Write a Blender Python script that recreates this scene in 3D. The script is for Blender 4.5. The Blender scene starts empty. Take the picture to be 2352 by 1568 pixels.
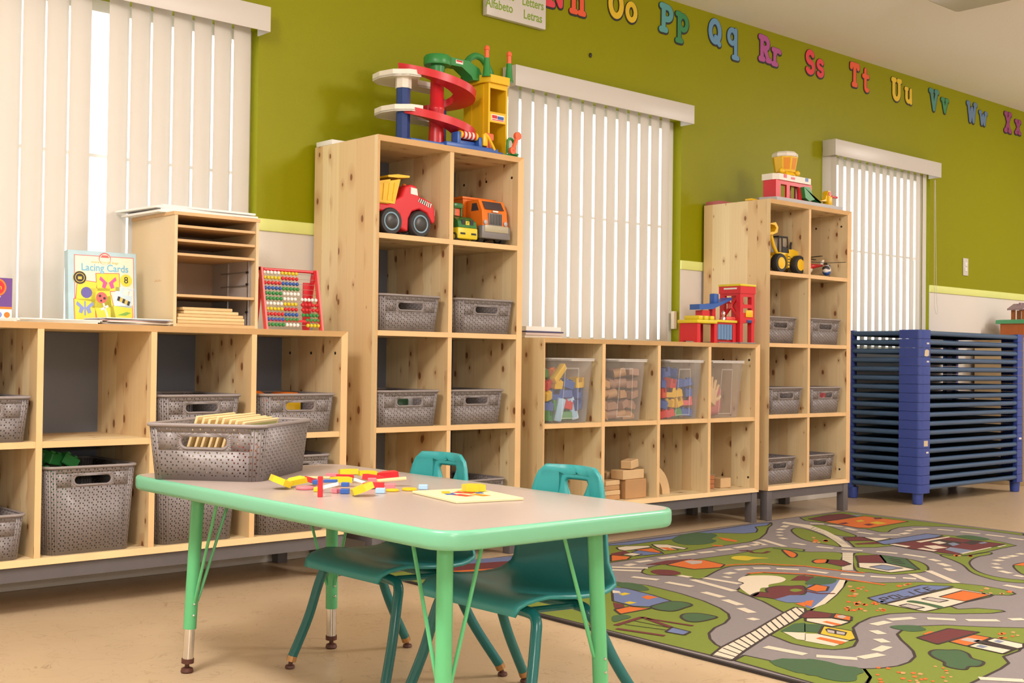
import bpy, bmesh, math, random
from mathutils import Vector, Matrix, Euler

random.seed(11)
scn = bpy.context.scene
COL = scn.collection
PI = math.pi

# ------------------------------------------------------------------ camera
cam_d = bpy.data.cameras.new('camera'); cam = bpy.data.objects.new('camera', cam_d); COL.objects.link(cam)
cam_d.sensor_width = 36.0; cam_d.lens = 36.0 * 2807.23 / 2352.0; cam_d.clip_start = 0.05
_y, _p, _r = math.radians(42.0373), math.radians(0.9564), math.radians(0.7058)
_f = Vector((math.sin(_y) * math.cos(_p), math.cos(_y) * math.cos(_p), math.sin(_p)))
_rt = Vector((math.cos(_y), -math.sin(_y), 0)); _up = _rt.cross(_f)
_r2 = math.cos(_r) * _rt + math.sin(_r) * _up; _u2 = -math.sin(_r) * _rt + math.cos(_r) * _up
CAM = Vector((-2.8485, -4.4479, 0.8402))
cam.matrix_world = Matrix(((_r2.x, _u2.x, -_f.x, CAM.x), (_r2.y, _u2.y, -_f.y, CAM.y), (_r2.z, _u2.z, -_f.z, CAM.z), (0, 0, 0, 1)))
scn.camera = cam

# ------------------------------------------------------------------ world, lamps, exposure
world = bpy.data.worlds.new('daylight'); scn.world = world; world.use_nodes = True
bg = world.node_tree.nodes['Background']; bg.inputs[0].default_value = (1.0, 0.985, 0.95, 1); bg.inputs[1].default_value = 4.0
WARM = (1.0, 0.91, 0.85)
def area(name, loc, sx, sy, power, color=WARM, rot=(0, 0, 0)):
    d = bpy.data.lights.new(name, 'AREA'); d.shape = 'RECTANGLE'; d.size = sx; d.size_y = sy; d.energy = power; d.color = color
    o = bpy.data.objects.new(name, d); o.location = loc; o.rotation_euler = rot; COL.objects.link(o); return o
# the room's own ceiling fluorescents (outside the frame), long side across the room
for i, (lx, ly, pw) in enumerate(((6.2, -2.3, 42), (-2.6, -2.3, 76), (1.6, -3.6, 62), (-3.0, -5.4, 54), (1.8, -6.3, 54), (6.2, -5.6, 42))):
    area('fluorescent_tube_light', (lx, ly, 2.76), 0.35, 1.25, pw)
    pd = bpy.data.lights.new('ceiling_fill_light', 'POINT'); pd.energy = pw * 1.5; pd.shadow_soft_size = 0.15; pd.color = WARM; po = bpy.data.objects.new('ceiling_fill_light', pd); po.location = (lx, ly, 2.45); COL.objects.link(po)  # added fill lamp floating below each fixture, there to brighten the ceiling
# the camera's flash
fd = bpy.data.lights.new('camera_flash', 'POINT'); fd.energy = 58; fd.shadow_soft_size = 0.03; fd.color = (1.0, 0.95, 0.90)
fo = bpy.data.objects.new('camera_flash', fd); fo.location = CAM + _u2 * 0.12; COL.objects.link(fo)

vs = scn.view_settings
vs.view_transform = 'Standard'; vs.look = 'None'; vs.gamma = 1.0; vs.use_curve_mapping = False; vs.exposure = -0.44
scn.cycles.use_denoising = True
scn.cycles.max_bounces = 8; scn.cycles.diffuse_bounces = 4; scn.cycles.transparent_max_bounces = 16
scn.cycles.caustics_reflective = False; scn.cycles.caustics_refractive = False; scn.cycles.sample_clamp_indirect = 6.0

# ------------------------------------------------------------------ materials
def lin(c):
    return tuple((x / 255 / 12.92) if x / 255 <= 0.04045 else ((x / 255 + 0.055) / 1.055) ** 2.4 for x in c)
MATS = {}
def mat(name, col, rough=0.5, metal=0.0, spec=0.5, bump=0.0, bscale=200.0, var=0.0, vscale=8.0, trans=0.0, emit=0.0):
    """plain surface: base colour (linear), a little tone variation and fine relief"""
    if name in MATS: return MATS[name]
    m = bpy.data.materials.new(name); m.use_nodes = True; nt = m.node_tree; b = nt.nodes['Principled BSDF']
    b.inputs['Base Color'].default_value = (*col, 1); b.inputs['Roughness'].default_value = rough
    b.inputs['Metallic'].default_value = metal; b.inputs['Specular IOR Level'].default_value = spec
    tc = nt.nodes.new('ShaderNodeTexCoord')
    if var:
        n = nt.nodes.new('ShaderNodeTexNoise'); n.inputs['Scale'].default_value = vscale; n.inputs['Detail'].default_value = 4
        nt.links.new(tc.outputs['Object'], n.inputs['Vector'])
        mr = nt.nodes.new('ShaderNodeMapRange'); mr.inputs[3].default_value = 1 - var; mr.inputs[4].default_value = 1 + var
        nt.links.new(n.outputs['Fac'], mr.inputs[0])
        mx = nt.nodes.new('ShaderNodeMix'); mx.data_type = 'RGBA'; mx.blend_type = 'MULTIPLY'; mx.inputs[0].default_value = 1
        mx.inputs[6].default_value = (*col, 1); nt.links.new(mr.outputs[0], mx.inputs[7]); nt.links.new(mx.outputs[2], b.inputs['Base Color'])
    if bump:
        n = nt.nodes.new('ShaderNodeTexNoise'); n.inputs['Scale'].default_value = bscale; n.inputs['Detail'].default_value = 3
        nt.links.new(tc.outputs['Object'], n.inputs['Vector'])
        bp = nt.nodes.new('ShaderNodeBump'); bp.inputs['Strength'].default_value = bump; bp.inputs['Distance'].default_value = 0.002
        nt.links.new(n.outputs['Fac'], bp.inputs['Height']); nt.links.new(bp.outputs[0], b.inputs['Normal'])
    if trans:
        out = nt.nodes['Material Output']; t = nt.nodes.new('ShaderNodeBsdfTranslucent'); t.inputs[0].default_value = (*col, 1)
        ms = nt.nodes.new('ShaderNodeMixShader'); ms.inputs[0].default_value = trans
        nt.links.new(b.outputs[0], ms.inputs[1]); nt.links.new(t.outputs[0], ms.inputs[2]); nt.links.new(ms.outputs[0], out.inputs[0])
    MATS[name] = m; return m
class NT:
    """terse node-graph helper"""
    def __init__(s, m): s.t = m.node_tree
    def n(s, typ, **kw):
        x = s.t.nodes.new(typ)
        for k, v in kw.items(): setattr(x, k, v)
        return x
    def l(s, a, b): s.t.links.new(a, b)
    def val(s, sock, v):
        if isinstance(v, bpy.types.NodeSocket): s.l(v, sock)
        else: sock.default_value = v
    def m(s, op, a, b=0.0, c=0.0):
        x = s.n('ShaderNodeMath', operation=op); s.val(x.inputs[0], a); s.val(x.inputs[1], b); s.val(x.inputs[2], c); return x.outputs[0]
    def mix(s, f, a, b, blend='MIX'):
        x = s.n('ShaderNodeMix', data_type='RGBA', blend_type=blend); s.val(x.inputs[0], f); s.val(x.inputs[6], a); s.val(x.inputs[7], b); return x.outputs[2]
    def xyz(s, x, y, z=0.0):
        c = s.n('ShaderNodeCombineXYZ'); s.val(c.inputs[0], x); s.val(c.inputs[1], y); s.val(c.inputs[2], z); return c.outputs[0]
def pine(name, along):
    """edge-glued knotty pine: strips across Y, grain and knots along Z or X"""
    m = bpy.data.materials.new(name); m.use_nodes = True; g = NT(m); b = m.node_tree.nodes['Principled BSDF']
    tc = g.n('ShaderNodeTexCoord'); sp = g.n('ShaderNodeSeparateXYZ'); g.l(tc.outputs['Object'], sp.inputs[0])
    oi = g.n('ShaderNodeObjectInfo'); rnd = oi.outputs['Random']
    al = g.m('ADD', sp.outputs[along], g.m('MULTIPLY', rnd, 37.0)); ac = g.m('ADD', sp.outputs[1], g.m('MULTIPLY', rnd, 9.0))
    strip = g.m('FLOOR', g.m('DIVIDE', ac, 0.062))
    wn = g.n('ShaderNodeTexWhiteNoise', noise_dimensions='2D'); g.l(g.xyz(strip, g.m('FLOOR', g.m('MULTIPLY', rnd, 99.0))), wn.inputs['Vector'])
    sv = wn.outputs['Value']
    al2 = g.m('ADD', al, g.m('MULTIPLY', sv, 13.0))
    # knots
    vo = g.n('ShaderNodeTexVoronoi', voronoi_dimensions='2D', feature='F1'); vo.inputs['Scale'].default_value = 1.0
    g.l(g.xyz(g.m('MULTIPLY', ac, 12.0), g.m('MULTIPLY', al2, 7.0)), vo.inputs['Vector'])
    pick = g.n('ShaderNodeSeparateColor'); g.l(vo.outputs['Color'], pick.inputs[0])
    size = g.m('MULTIPLY', g.m('SUBTRACT', pick.outputs[0], 0.34), 0.22)
    size = g.m('MAXIMUM', size, 0.0)
    knot = g.m('SUBTRACT', 1.0, g.m('SMOOTH_MIN', g.m('DIVIDE', vo.outputs['Distance'], g.m('ADD', size, 0.0005)), 1.0, 0.1))
    knot = g.m('MINIMUM', g.m('MULTIPLY', g.m('MAXIMUM', knot, 0.0), 3.2), 1.0)
    halo = g.m('MAXIMUM', g.m('SUBTRACT', 1.0, g.m('DIVIDE', vo.outputs['Distance'], g.m('ADD', g.m('MULTIPLY', size, 4.0), 0.0005))), 0.0)
    # grain
    gn = g.n('ShaderNodeTexNoise', noise_dimensions='2D'); gn.inputs['Scale'].default_value = 1.0; gn.inputs['Detail'].default_value = 5; gn.inputs['Distortion'].default_value = 0.4
    g.l(g.xyz(g.m('ADD', g.m('MULTIPLY', ac, 95.0), g.m('MULTIPLY', halo, 3.0)), g.m('MULTIPLY', al2, 2.2)), gn.inputs['Vector'])
    base = g.mix(sv, (0.87, 0.75, 0.47, 1), (0.71, 0.52, 0.28, 1))
    c = g.mix(g.m('MULTIPLY', gn.outputs['Fac'], 0.5), base, (0.67, 0.45, 0.225, 1))
    c = g.mix(g.m('MULTIPLY', halo, 0.6), c, (0.42, 0.19, 0.065, 1))
    c = g.mix(g.m('MULTIPLY', knot, 0.85), c, (0.17, 0.055, 0.018, 1))
    seam = g.m('LESS_THAN', g.m('FRACT', g.m('DIVIDE', ac, 0.062)), 0.02)
    c = g.mix(g.m('MULTIPLY', seam, 0.18), c, (0.30, 0.17, 0.07, 1))
    g.l(c, b.inputs['Base Color']); b.inputs['Roughness'].default_value = 0.48; b.inputs['Specular IOR Level'].default_value = 0.35
    MATS[name] = m; return m
def woven(name, col):
    """perforated weave of the plastic baskets, in UV metres: two holes out of three in staggered rows"""
    m = bpy.data.materials.new(name); m.use_nodes = True; g = NT(m); nt = m.node_tree; b = nt.nodes['Principled BSDF']
    uv = g.n('ShaderNodeUVMap'); sp = g.n('ShaderNodeSeparateXYZ'); g.l(uv.outputs[0], sp.inputs[0])
    P = 0.0102; Q = 0.0086
    row = g.m('FLOOR', g.m('DIVIDE', sp.outputs[1], Q))
    u = g.m('DIVIDE', g.m('ADD', sp.outputs[0], g.m('MULTIPLY', row, 1.5 * P)), P)
    cell = g.m('FLOORED_MODULO', g.m('FLOOR', u), 3.0); keep = g.m('LESS_THAN', cell, 1.5)
    du = g.m('MULTIPLY', g.m('SUBTRACT', g.m('FRACT', u), 0.5), P); dv = g.m('MULTIPLY', g.m('SUBTRACT', g.m('FRACT', g.m('DIVIDE', sp.outputs[1], Q)), 0.5), Q)
    # triangle-ish hole, flipped on every other cell
    fl = g.m('SUBTRACT', g.m('MULTIPLY', cell, 2.0), 1.0)
    tri = g.m('MAXIMUM', g.m('ADD', g.m('ABSOLUTE', g.m('MULTIPLY', du, 1.5)), g.m('MULTIPLY', g.m('MULTIPLY', dv, fl), 0.7)), g.m('MULTIPLY', g.m('MULTIPLY', dv, fl), -1.0))
    hole = g.m('MULTIPLY', g.m('LESS_THAN', tri, 0.0024), keep)
    inside = g.m('MULTIPLY', g.m('GREATER_THAN', sp.outputs[1], 0.012), 1.0)
    hole = g.m('MULTIPLY', hole, inside)
    # keep solid zones flagged by v offset > 10 (rim bands)
    hole = g.m('MULTIPLY', hole, g.m('LESS_THAN', sp.outputs[1], 5.0))
    b.inputs['Base Color'].default_value = (*col, 1); b.inputs['Roughness'].default_value = 0.42; b.inputs['Specular IOR Level'].default_value = 0.45
    g.l(g.m('SUBTRACT', 1.0, hole), b.inputs['Alpha'])
    MATS[name] = m; return m
def clear(name, col, fac, rough=0.12):
    """thin clear plastic or window glass: mostly see-through with a sheen"""
    m = bpy.data.materials.new(name); m.use_nodes = True; g = NT(m); nt = m.node_tree; b = nt.nodes['Principled BSDF']; out = nt.nodes['Material Output']
    b.inputs['Base Color'].default_value = (*col, 1); b.inputs['Roughness'].default_value = rough
    t = g.n('ShaderNodeBsdfTransparent'); lw = g.n('ShaderNodeLayerWeight'); lw.inputs[0].default_value = 0.3
    f = g.m('MINIMUM', g.m('ADD', g.m('MULTIPLY', lw.outputs['Fresnel'], 0.5), fac), 1.0)
    ms = g.n('ShaderNodeMixShader'); g.l(f, ms.inputs[0]); g.l(t.outputs[0], ms.inputs[1]); g.l(b.outputs[0], ms.inputs[2]); g.l(ms.outputs[0], out.inputs[0])
    MATS[name] = m; return m
def floor_mat():
    m = bpy.data.materials.new('vinyl_floor'); m.use_nodes = True; g = NT(m); b = m.node_tree.nodes['Principled BSDF']
    tc = g.n('ShaderNodeTexCoord')
    def noise(s, d, st=None):
        n = g.n('ShaderNodeTexNoise'); n.inputs['Scale'].default_value = s; n.inputs['Detail'].default_value = d; n.inputs['Distortion'].default_value = 1.2; g.l(tc.outputs['Object'], n.inputs['Vector']); return n.outputs['Fac']
    a = noise(2.5, 6); v = noise(26, 5)
    crack = g.m('LESS_THAN', g.m('ABSOLUTE', g.m('SUBTRACT', noise(9, 3), 0.5)), 0.006)
    c = g.mix(a, (0.53, 0.39, 0.24, 1), (0.62, 0.475, 0.305, 1)); c = g.mix(g.m('MULTIPLY', v, 0.35), c, (0.48, 0.34, 0.20, 1))
    c = g.mix(g.m('MULTIPLY', crack, 0.45), c, (0.30, 0.2, 0.1, 1))
    g.l(c, b.inputs['Base Color']); b.inputs['Roughness'].default_value = 0.33; b.inputs['Specular IOR Level'].default_value = 0.4
    MATS['floor'] = m; return m
PZ = pine('pine_upright', 2); PX = pine('pine_shelf', 0)
TAUPE = woven('taupe_weave', (0.225, 0.20, 0.20)); TAUPE_RIM = mat('taupe_plastic', (0.27, 0.238, 0.235), 0.4, spec=0.45)
PEDGE = mat('pine_edge', (0.76, 0.50, 0.245), 0.5, var=0.12, vscale=9)
CLEARP = clear('clear_plastic', (0.80, 0.77, 0.74), 0.13); GLASS = clear('window_glass', (0.9, 0.95, 0.95), 0.03, 0.02)
FLOOR = floor_mat()
GREENW = mat('olive_green_paint', (0.255, 0.262, 0.001), 0.45, spec=0.16, bump=0.25, bscale=120)
CREAMW = mat('cream_paint', (0.74, 0.71, 0.67), 0.5, bump=0.15, bscale=120)
BANDM = mat('pale_lime_paint', (0.72, 0.78, 0.26), 0.5)
CEILM = mat('ceiling_white', (0.86, 0.86, 0.85), 0.85, bump=0.5, bscale=60)
WHITE = mat('white_paint', (0.78, 0.77, 0.74), 0.45)
WHITEP = mat('white_plastic', (0.62, 0.60, 0.57), 0.35)
SLATM = mat('pvc_slat', (0.60, 0.56, 0.50), 0.5, trans=0.17)
BROWNB = mat('brown_cove_base', (0.06, 0.045, 0.035), 0.6)
GREYB = mat('grey_stain', (0.115, 0.106, 0.112), 0.5, var=0.12, vscale=14)
GREYBK = mat('grey_back_panel', (0.15, 0.165, 0.205), 0.6)
BLACK = mat('black', (0.012, 0.011, 0.011), 0.5)
RED = mat('red_plastic', (0.62, 0.02, 0.03), 0.32); REDP = mat('coral_red_plastic', (0.78, 0.10, 0.09), 0.35)
YEL = mat('yellow_plastic', (0.80, 0.50, 0.012), 0.32); LEMON = mat('lemon_plastic', (0.70, 0.56, 0.02), 0.35)
BLUE = mat('blue_plastic', (0.03, 0.11, 0.42), 0.35); DBLUE = mat('dark_blue_plastic', (0.018, 0.05, 0.20), 0.35)
GRN = mat('green_plastic', (0.03, 0.26, 0.06), 0.35); ORG = mat('orange_plastic', (0.80, 0.18, 0.012), 0.33); ORGR = mat('orange_red_plastic', (0.85, 0.15, 0.06), 0.35)
LBLUE = mat('light_blue_plastic', (0.38, 0.62, 0.86), 0.4); PINK = mat('pink_plastic', (0.78, 0.20, 0.24), 0.45)
RUB = mat('black_rubber', (0.02, 0.02, 0.022), 0.6); GREYP = mat('grey_plastic', (0.20, 0.19, 0.19), 0.4); LGREY = mat('light_grey_plastic', (0.42, 0.42, 0.44), 0.4)
CHROME = mat('chrome', (0.75, 0.74, 0.73), 0.16, metal=1.0); BRASS = mat('brass_ferrule', (0.55, 0.33, 0.16), 0.35, metal=1.0); GLIDE = mat('brown_glide', (0.09, 0.03, 0.02), 0.5)
TEAL = mat('teal_plastic', (0.030, 0.29, 0.30), 0.38, bump=0.12, bscale=500); TEALM = mat('teal_metal', (0.012, 0.15, 0.155), 0.22)
TBLG = mat('mint_green_edge', (0.16, 0.48, 0.31), 0.28, spec=0.5); TBLM = mat('mint_green_metal', (0.11, 0.49, 0.22), 0.3)
LAM = mat('beige_laminate', (0.44, 0.365, 0.325), 0.3, spec=0.45, var=0.04, vscale=60)
BIRCH = mat('birch_ply', (0.68, 0.52, 0.30), 0.4, var=0.10, vscale=5); BIRCHE = mat('birch_edge', (0.62, 0.40, 0.19), 0.5, var=0.1, vscale=30)
MAPLE = mat('maple_block', (0.66, 0.45, 0.24), 0.5, var=0.12, vscale=10); MAPLED = mat('dark_maple_block', (0.48, 0.27, 0.12), 0.5, var=0.15, vscale=10)
NAVY = mat('navy_cot_plastic', (0.036, 0.070, 0.32), 0.4); NAVYT = mat('navy_cot_tube', (0.045, 0.10, 0.20), 0.32); NAVYF = mat('navy_cot_mesh', (0.012, 0.018, 0.040), 0.8)
PAPER = mat('white_paper', (0.82, 0.81, 0.78), 0.6); TAN = mat('tan_paper', (0.62, 0.50, 0.36), 0.6)
# ------------------------------------------------------------------ mesh builder and object helpers
class MB:
    def __init__(s): s.v = []; s.f = []; s.mi = []; s.uv = {}; s.T = Matrix.Identity(4)
    def add(s, vs, fs, mi=0, uvs=None):
        o = len(s.v); s.v += [tuple(s.T @ Vector(v)) for v in vs]
        for k, f in enumerate(fs):
            if uvs: s.uv[len(s.f)] = uvs[k]
            s.f.append(tuple(o + i for i in f)); s.mi.append(mi)
        return s
    def box(s, x0, x1, y0, y1, z0, z1, mi=0):
        return s.add([(x0, y0, z0), (x1, y0, z0), (x1, y1, z0), (x0, y1, z0), (x0, y0, z1), (x1, y0, z1), (x1, y1, z1), (x0, y1, z1)],
                     [(0, 3, 2, 1), (4, 5, 6, 7), (0, 1, 5, 4), (1, 2, 6, 5), (2, 3, 7, 6), (3, 0, 4, 7)], mi)
    def rbox(s, x0, x1, y0, y1, z0, z1, r=0.005, mi=0, seg=2):
        bm = bmesh.new(); bmesh.ops.create_cube(bm, size=1)
        for v in bm.verts: v.co = Vector((x0 + (x1 - x0) * (v.co.x + .5), y0 + (y1 - y0) * (v.co.y + .5), z0 + (z1 - z0) * (v.co.z + .5)))
        r = min(r, 0.49 * min(x1 - x0, y1 - y0, z1 - z0))
        bmesh.ops.bevel(bm, geom=bm.edges[:], offset=r, segments=seg, profile=0.5, affect='EDGES')
        bm.verts.index_update(); s.add([tuple(v.co) for v in bm.verts], [tuple(v.index for v in f.verts) for f in bm.faces], mi); bm.free(); return s
    def at(s, loc=(0, 0, 0), rot=(0, 0, 0), sc=(1, 1, 1)):
        s.T = Matrix.Translation(loc) @ Euler(rot).to_matrix().to_4x4() @ Matrix.Diagonal((*sc, 1)); return s
    def cyl(s, p0, p1, r0, r1=None, n=16, mi=0, caps=True):
        r1 = r0 if r1 is None else r1; p0 = Vector(p0); p1 = Vector(p1); d = (p1 - p0).normalized()
        a = d.orthogonal().normalized(); b = d.cross(a); vs = []
        for p, r in ((p0, r0), (p1, r1)):
            for i in range(n):
                t = 2 * PI * i / n; vs.append(tuple(p + r * (math.cos(t) * a + math.sin(t) * b)))
        fs = [(i, (i + 1) % n, n + (i + 1) % n, n + i) for i in range(n)]
        if caps: fs += [tuple(range(n - 1, -1, -1)), tuple(range(n, 2 * n))]
        return s.add(vs, fs, mi)
    def tube(s, path, r, n=10, mi=0, closed=False):
        P = [Vector(p) for p in path]; m = len(P); vs = []; rr = r if isinstance(r, (list, tuple)) else [r] * m
        t0 = (P[1] - P[0]).normalized(); a = t0.orthogonal().normalized()
        for i in range(m):
            if closed: t = (P[(i + 1) % m] - P[i - 1]).normalized()
            else: t = (P[min(i + 1, m - 1)] - P[max(i - 1, 0)]).normalized()
            a = (a - a.dot(t) * t).normalized(); b = t.cross(a)
            for k in range(n):
                an = 2 * PI * k / n; vs.append(tuple(P[i] + rr[i] * (math.cos(an) * a + math.sin(an) * b)))
        fs = []
        for i in range(m if closed else m - 1):
            j = (i + 1) % m
            for k in range(n): fs.append((i * n + k, i * n + (k + 1) % n, j * n + (k + 1) % n, j * n + k))
        if not closed: fs += [tuple(range(n - 1, -1, -1)), tuple(range((m - 1) * n, m * n))]
        return s.add(vs, fs, mi)
    def lathe(s, prof, c=(0, 0, 0), ax=(0, 0, 1), n=20, mi=0):
        c = Vector(c); d = Vector(ax).normalized(); a = d.orthogonal().normalized(); b = d.cross(a); vs = []; m = len(prof)
        for r, h in prof:
            for k in range(n):
                t = 2 * PI * k / n; vs.append(tuple(c + d * h + r * (math.cos(t) * a + math.sin(t) * b)))
        fs = [(i * n + k, i * n + (k + 1) % n, (i + 1) * n + (k + 1) % n, (i + 1) * n + k) for i in range(m - 1) for k in range(n)]
        fs += [tuple(range(n - 1, -1, -1)), tuple(range((m - 1) * n, m * n))]
        return s.add(vs, fs, mi)
    def prism(s, poly, h0, h1, ax='z', mi=0):
        """polygon extruded along an axis: z -> (x,y), y -> (x,z), x -> (y,z)"""
        def P(a, b, h): return (a, b, h) if ax == 'z' else ((a, h, b) if ax == 'y' else (h, a, b))
        n = len(poly); ar = sum(poly[i][0] * poly[(i + 1) % n][1] - poly[(i + 1) % n][0] * poly[i][1] for i in range(n))
        if ar < 0: poly = poly[::-1]
        vs = [P(a, b, h0) for a, b in poly] + [P(a, b, h1) for a, b in poly]
        fs = [tuple(range(n - 1, -1, -1)), tuple(range(n, 2 * n))] + [(i, (i + 1) % n, n + (i + 1) % n, n + i) for i in range(n)]
        if ax == 'y': fs = [f[::-1] for f in fs]
        return s.add(vs, fs, mi)
    def ball(s, c, r, n=12, mi=0, sc=(1, 1, 1)):
        m = max(6, n // 2 + 1); prof = [(r * math.sin(PI * i / (m - 1)) + 1e-5, -r * math.cos(PI * i / (m - 1))) for i in range(m)]
        T = s.T; s.T = T @ Matrix.Translation(c) @ Matrix.Diagonal((*sc, 1)); s.lathe(prof, n=n, mi=mi); s.T = T; return s
    def build(s, name, mats, parent=None, ang=35, flat=False):
        me = bpy.data.meshes.new(name); me.from_pydata(s.v, [], s.f)
        for m in (mats if isinstance(mats, (list, tuple)) else [mats]): me.materials.append(m)
        me.polygons.foreach_set('material_index', s.mi)
        if s.uv:
            ul = me.uv_layers.new(name='UVMap')
            for p in me.polygons:
                u = s.uv.get(p.index)
                if u:
                    for li, c in zip(p.loop_indices, u): ul.data[li].uv = c
        me.update()
        if not flat:
            me.polygons.foreach_set('use_smooth', [True] * len(me.polygons)); me.set_sharp_from_angle(angle=math.radians(ang))
        o = bpy.data.objects.new(name, me); COL.objects.link(o)
        if parent is not None: o.parent = parent
        return o
def tag(o, label=None, cat=None, group=None, kind=None):
    if label: o['label'] = label
    if cat: o['category'] = cat
    if group: o['group'] = group
    if kind: o['kind'] = kind
    return o
def thing(name, label, cat, loc=(0, 0, 0), rz=0.0, group=None):
    o = bpy.data.objects.new(name, None); o.empty_display_size = 0.05; COL.objects.link(o); o.location = loc; o.rotation_euler = (0, 0, rz)
    return tag(o, label, cat, group)
def copy_tree(o, parent=None):
    c = o.copy(); COL.objects.link(c)
    if parent is not None: c.parent = parent
    for ch in o.children: copy_tree(ch, c)
    return c
def part(o, name, fn, mats, ang=35, label=None):
    m = MB(); fn(m); p = m.build(name, mats, o, ang)
    if label: p['label'] = label
    return p
def single(name, m, mats, label, cat, loc=(0, 0, 0), rot=(0, 0, 0), group=None, ang=35):
    o = m.build(name, mats, None, ang); o.location = loc; o.rotation_euler = rot; return tag(o, label, cat, group)
def rrect(x0, x1, y0, y1, r, n=6):
    out = []
    for cx, cy, a0 in ((x1 - r, y1 - r, 0), (x0 + r, y1 - r, 90), (x0 + r, y0 + r, 180), (x1 - r, y0 + r, 270)):
        for i in range(n + 1):
            t = math.radians(a0 + 90 * i / n); out.append((cx + r * math.cos(t), cy + r * math.sin(t)))
    return out
def circle(cx, cy, r, n=20, a0=0.0): return [(cx + r * math.cos(a0 + 2 * PI * i / n), cy + r * math.sin(a0 + 2 * PI * i / n)) for i in range(n)]
def smooth_path(pts, k=6, closed=False):
    n = len(pts); out = []
    for i in range(n if closed else n - 1):
        p = [Vector(pts[(i + j) % n] if closed else pts[min(max(i + j, 0), n - 1)]) for j in (-1, 0, 1, 2)]
        for t in range(k):
            u = t / k
            out.append(tuple(0.5 * ((2 * p[1]) + (p[2] - p[0]) * u + (2 * p[0] - 5 * p[1] + 4 * p[2] - p[3]) * u * u + (3 * p[1] - p[0] - 3 * p[2] + p[3]) * u ** 3)))
    if not closed: out.append(tuple(pts[-1]))
    return out
def text_mesh(txt, size, name='lettering', m=None, parent=None, loc=(0, 0, 0), rot=(0, 0, 0), thick=0.0004, bold=0.0, align='CENTER', sx=1.0):
    c = bpy.data.curves.new(name, 'FONT'); c.body = txt; c.size = size; c.extrude = thick; c.offset = bold; c.align_x = align; c.align_y = 'CENTER'; c.resolution_u = 3
    t = bpy.data.objects.new(name, c); COL.objects.link(t); dg = bpy.context.evaluated_depsgraph_get()
    me = bpy.data.meshes.new_from_object(t.evaluated_get(dg)); bpy.data.objects.remove(t); bpy.data.curves.remove(c)
    me.materials.clear(); me.materials.append(m); me.name = name
    o = bpy.data.objects.new(name, me); COL.objects.link(o); o.location = loc; o.rotation_euler = rot; o.scale = (sx, 1, 1)
    if parent is not None: o.parent = parent
    return o
FACE = (PI / 2, 0, 0)      # lettering that stands upright and faces the room (-y)
RUG_COLS=["blue", "blue2", "cream", "dark", "grass", "grey2", "maroon", "orange", "peach", "tree", "white", "yellow"]
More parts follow.
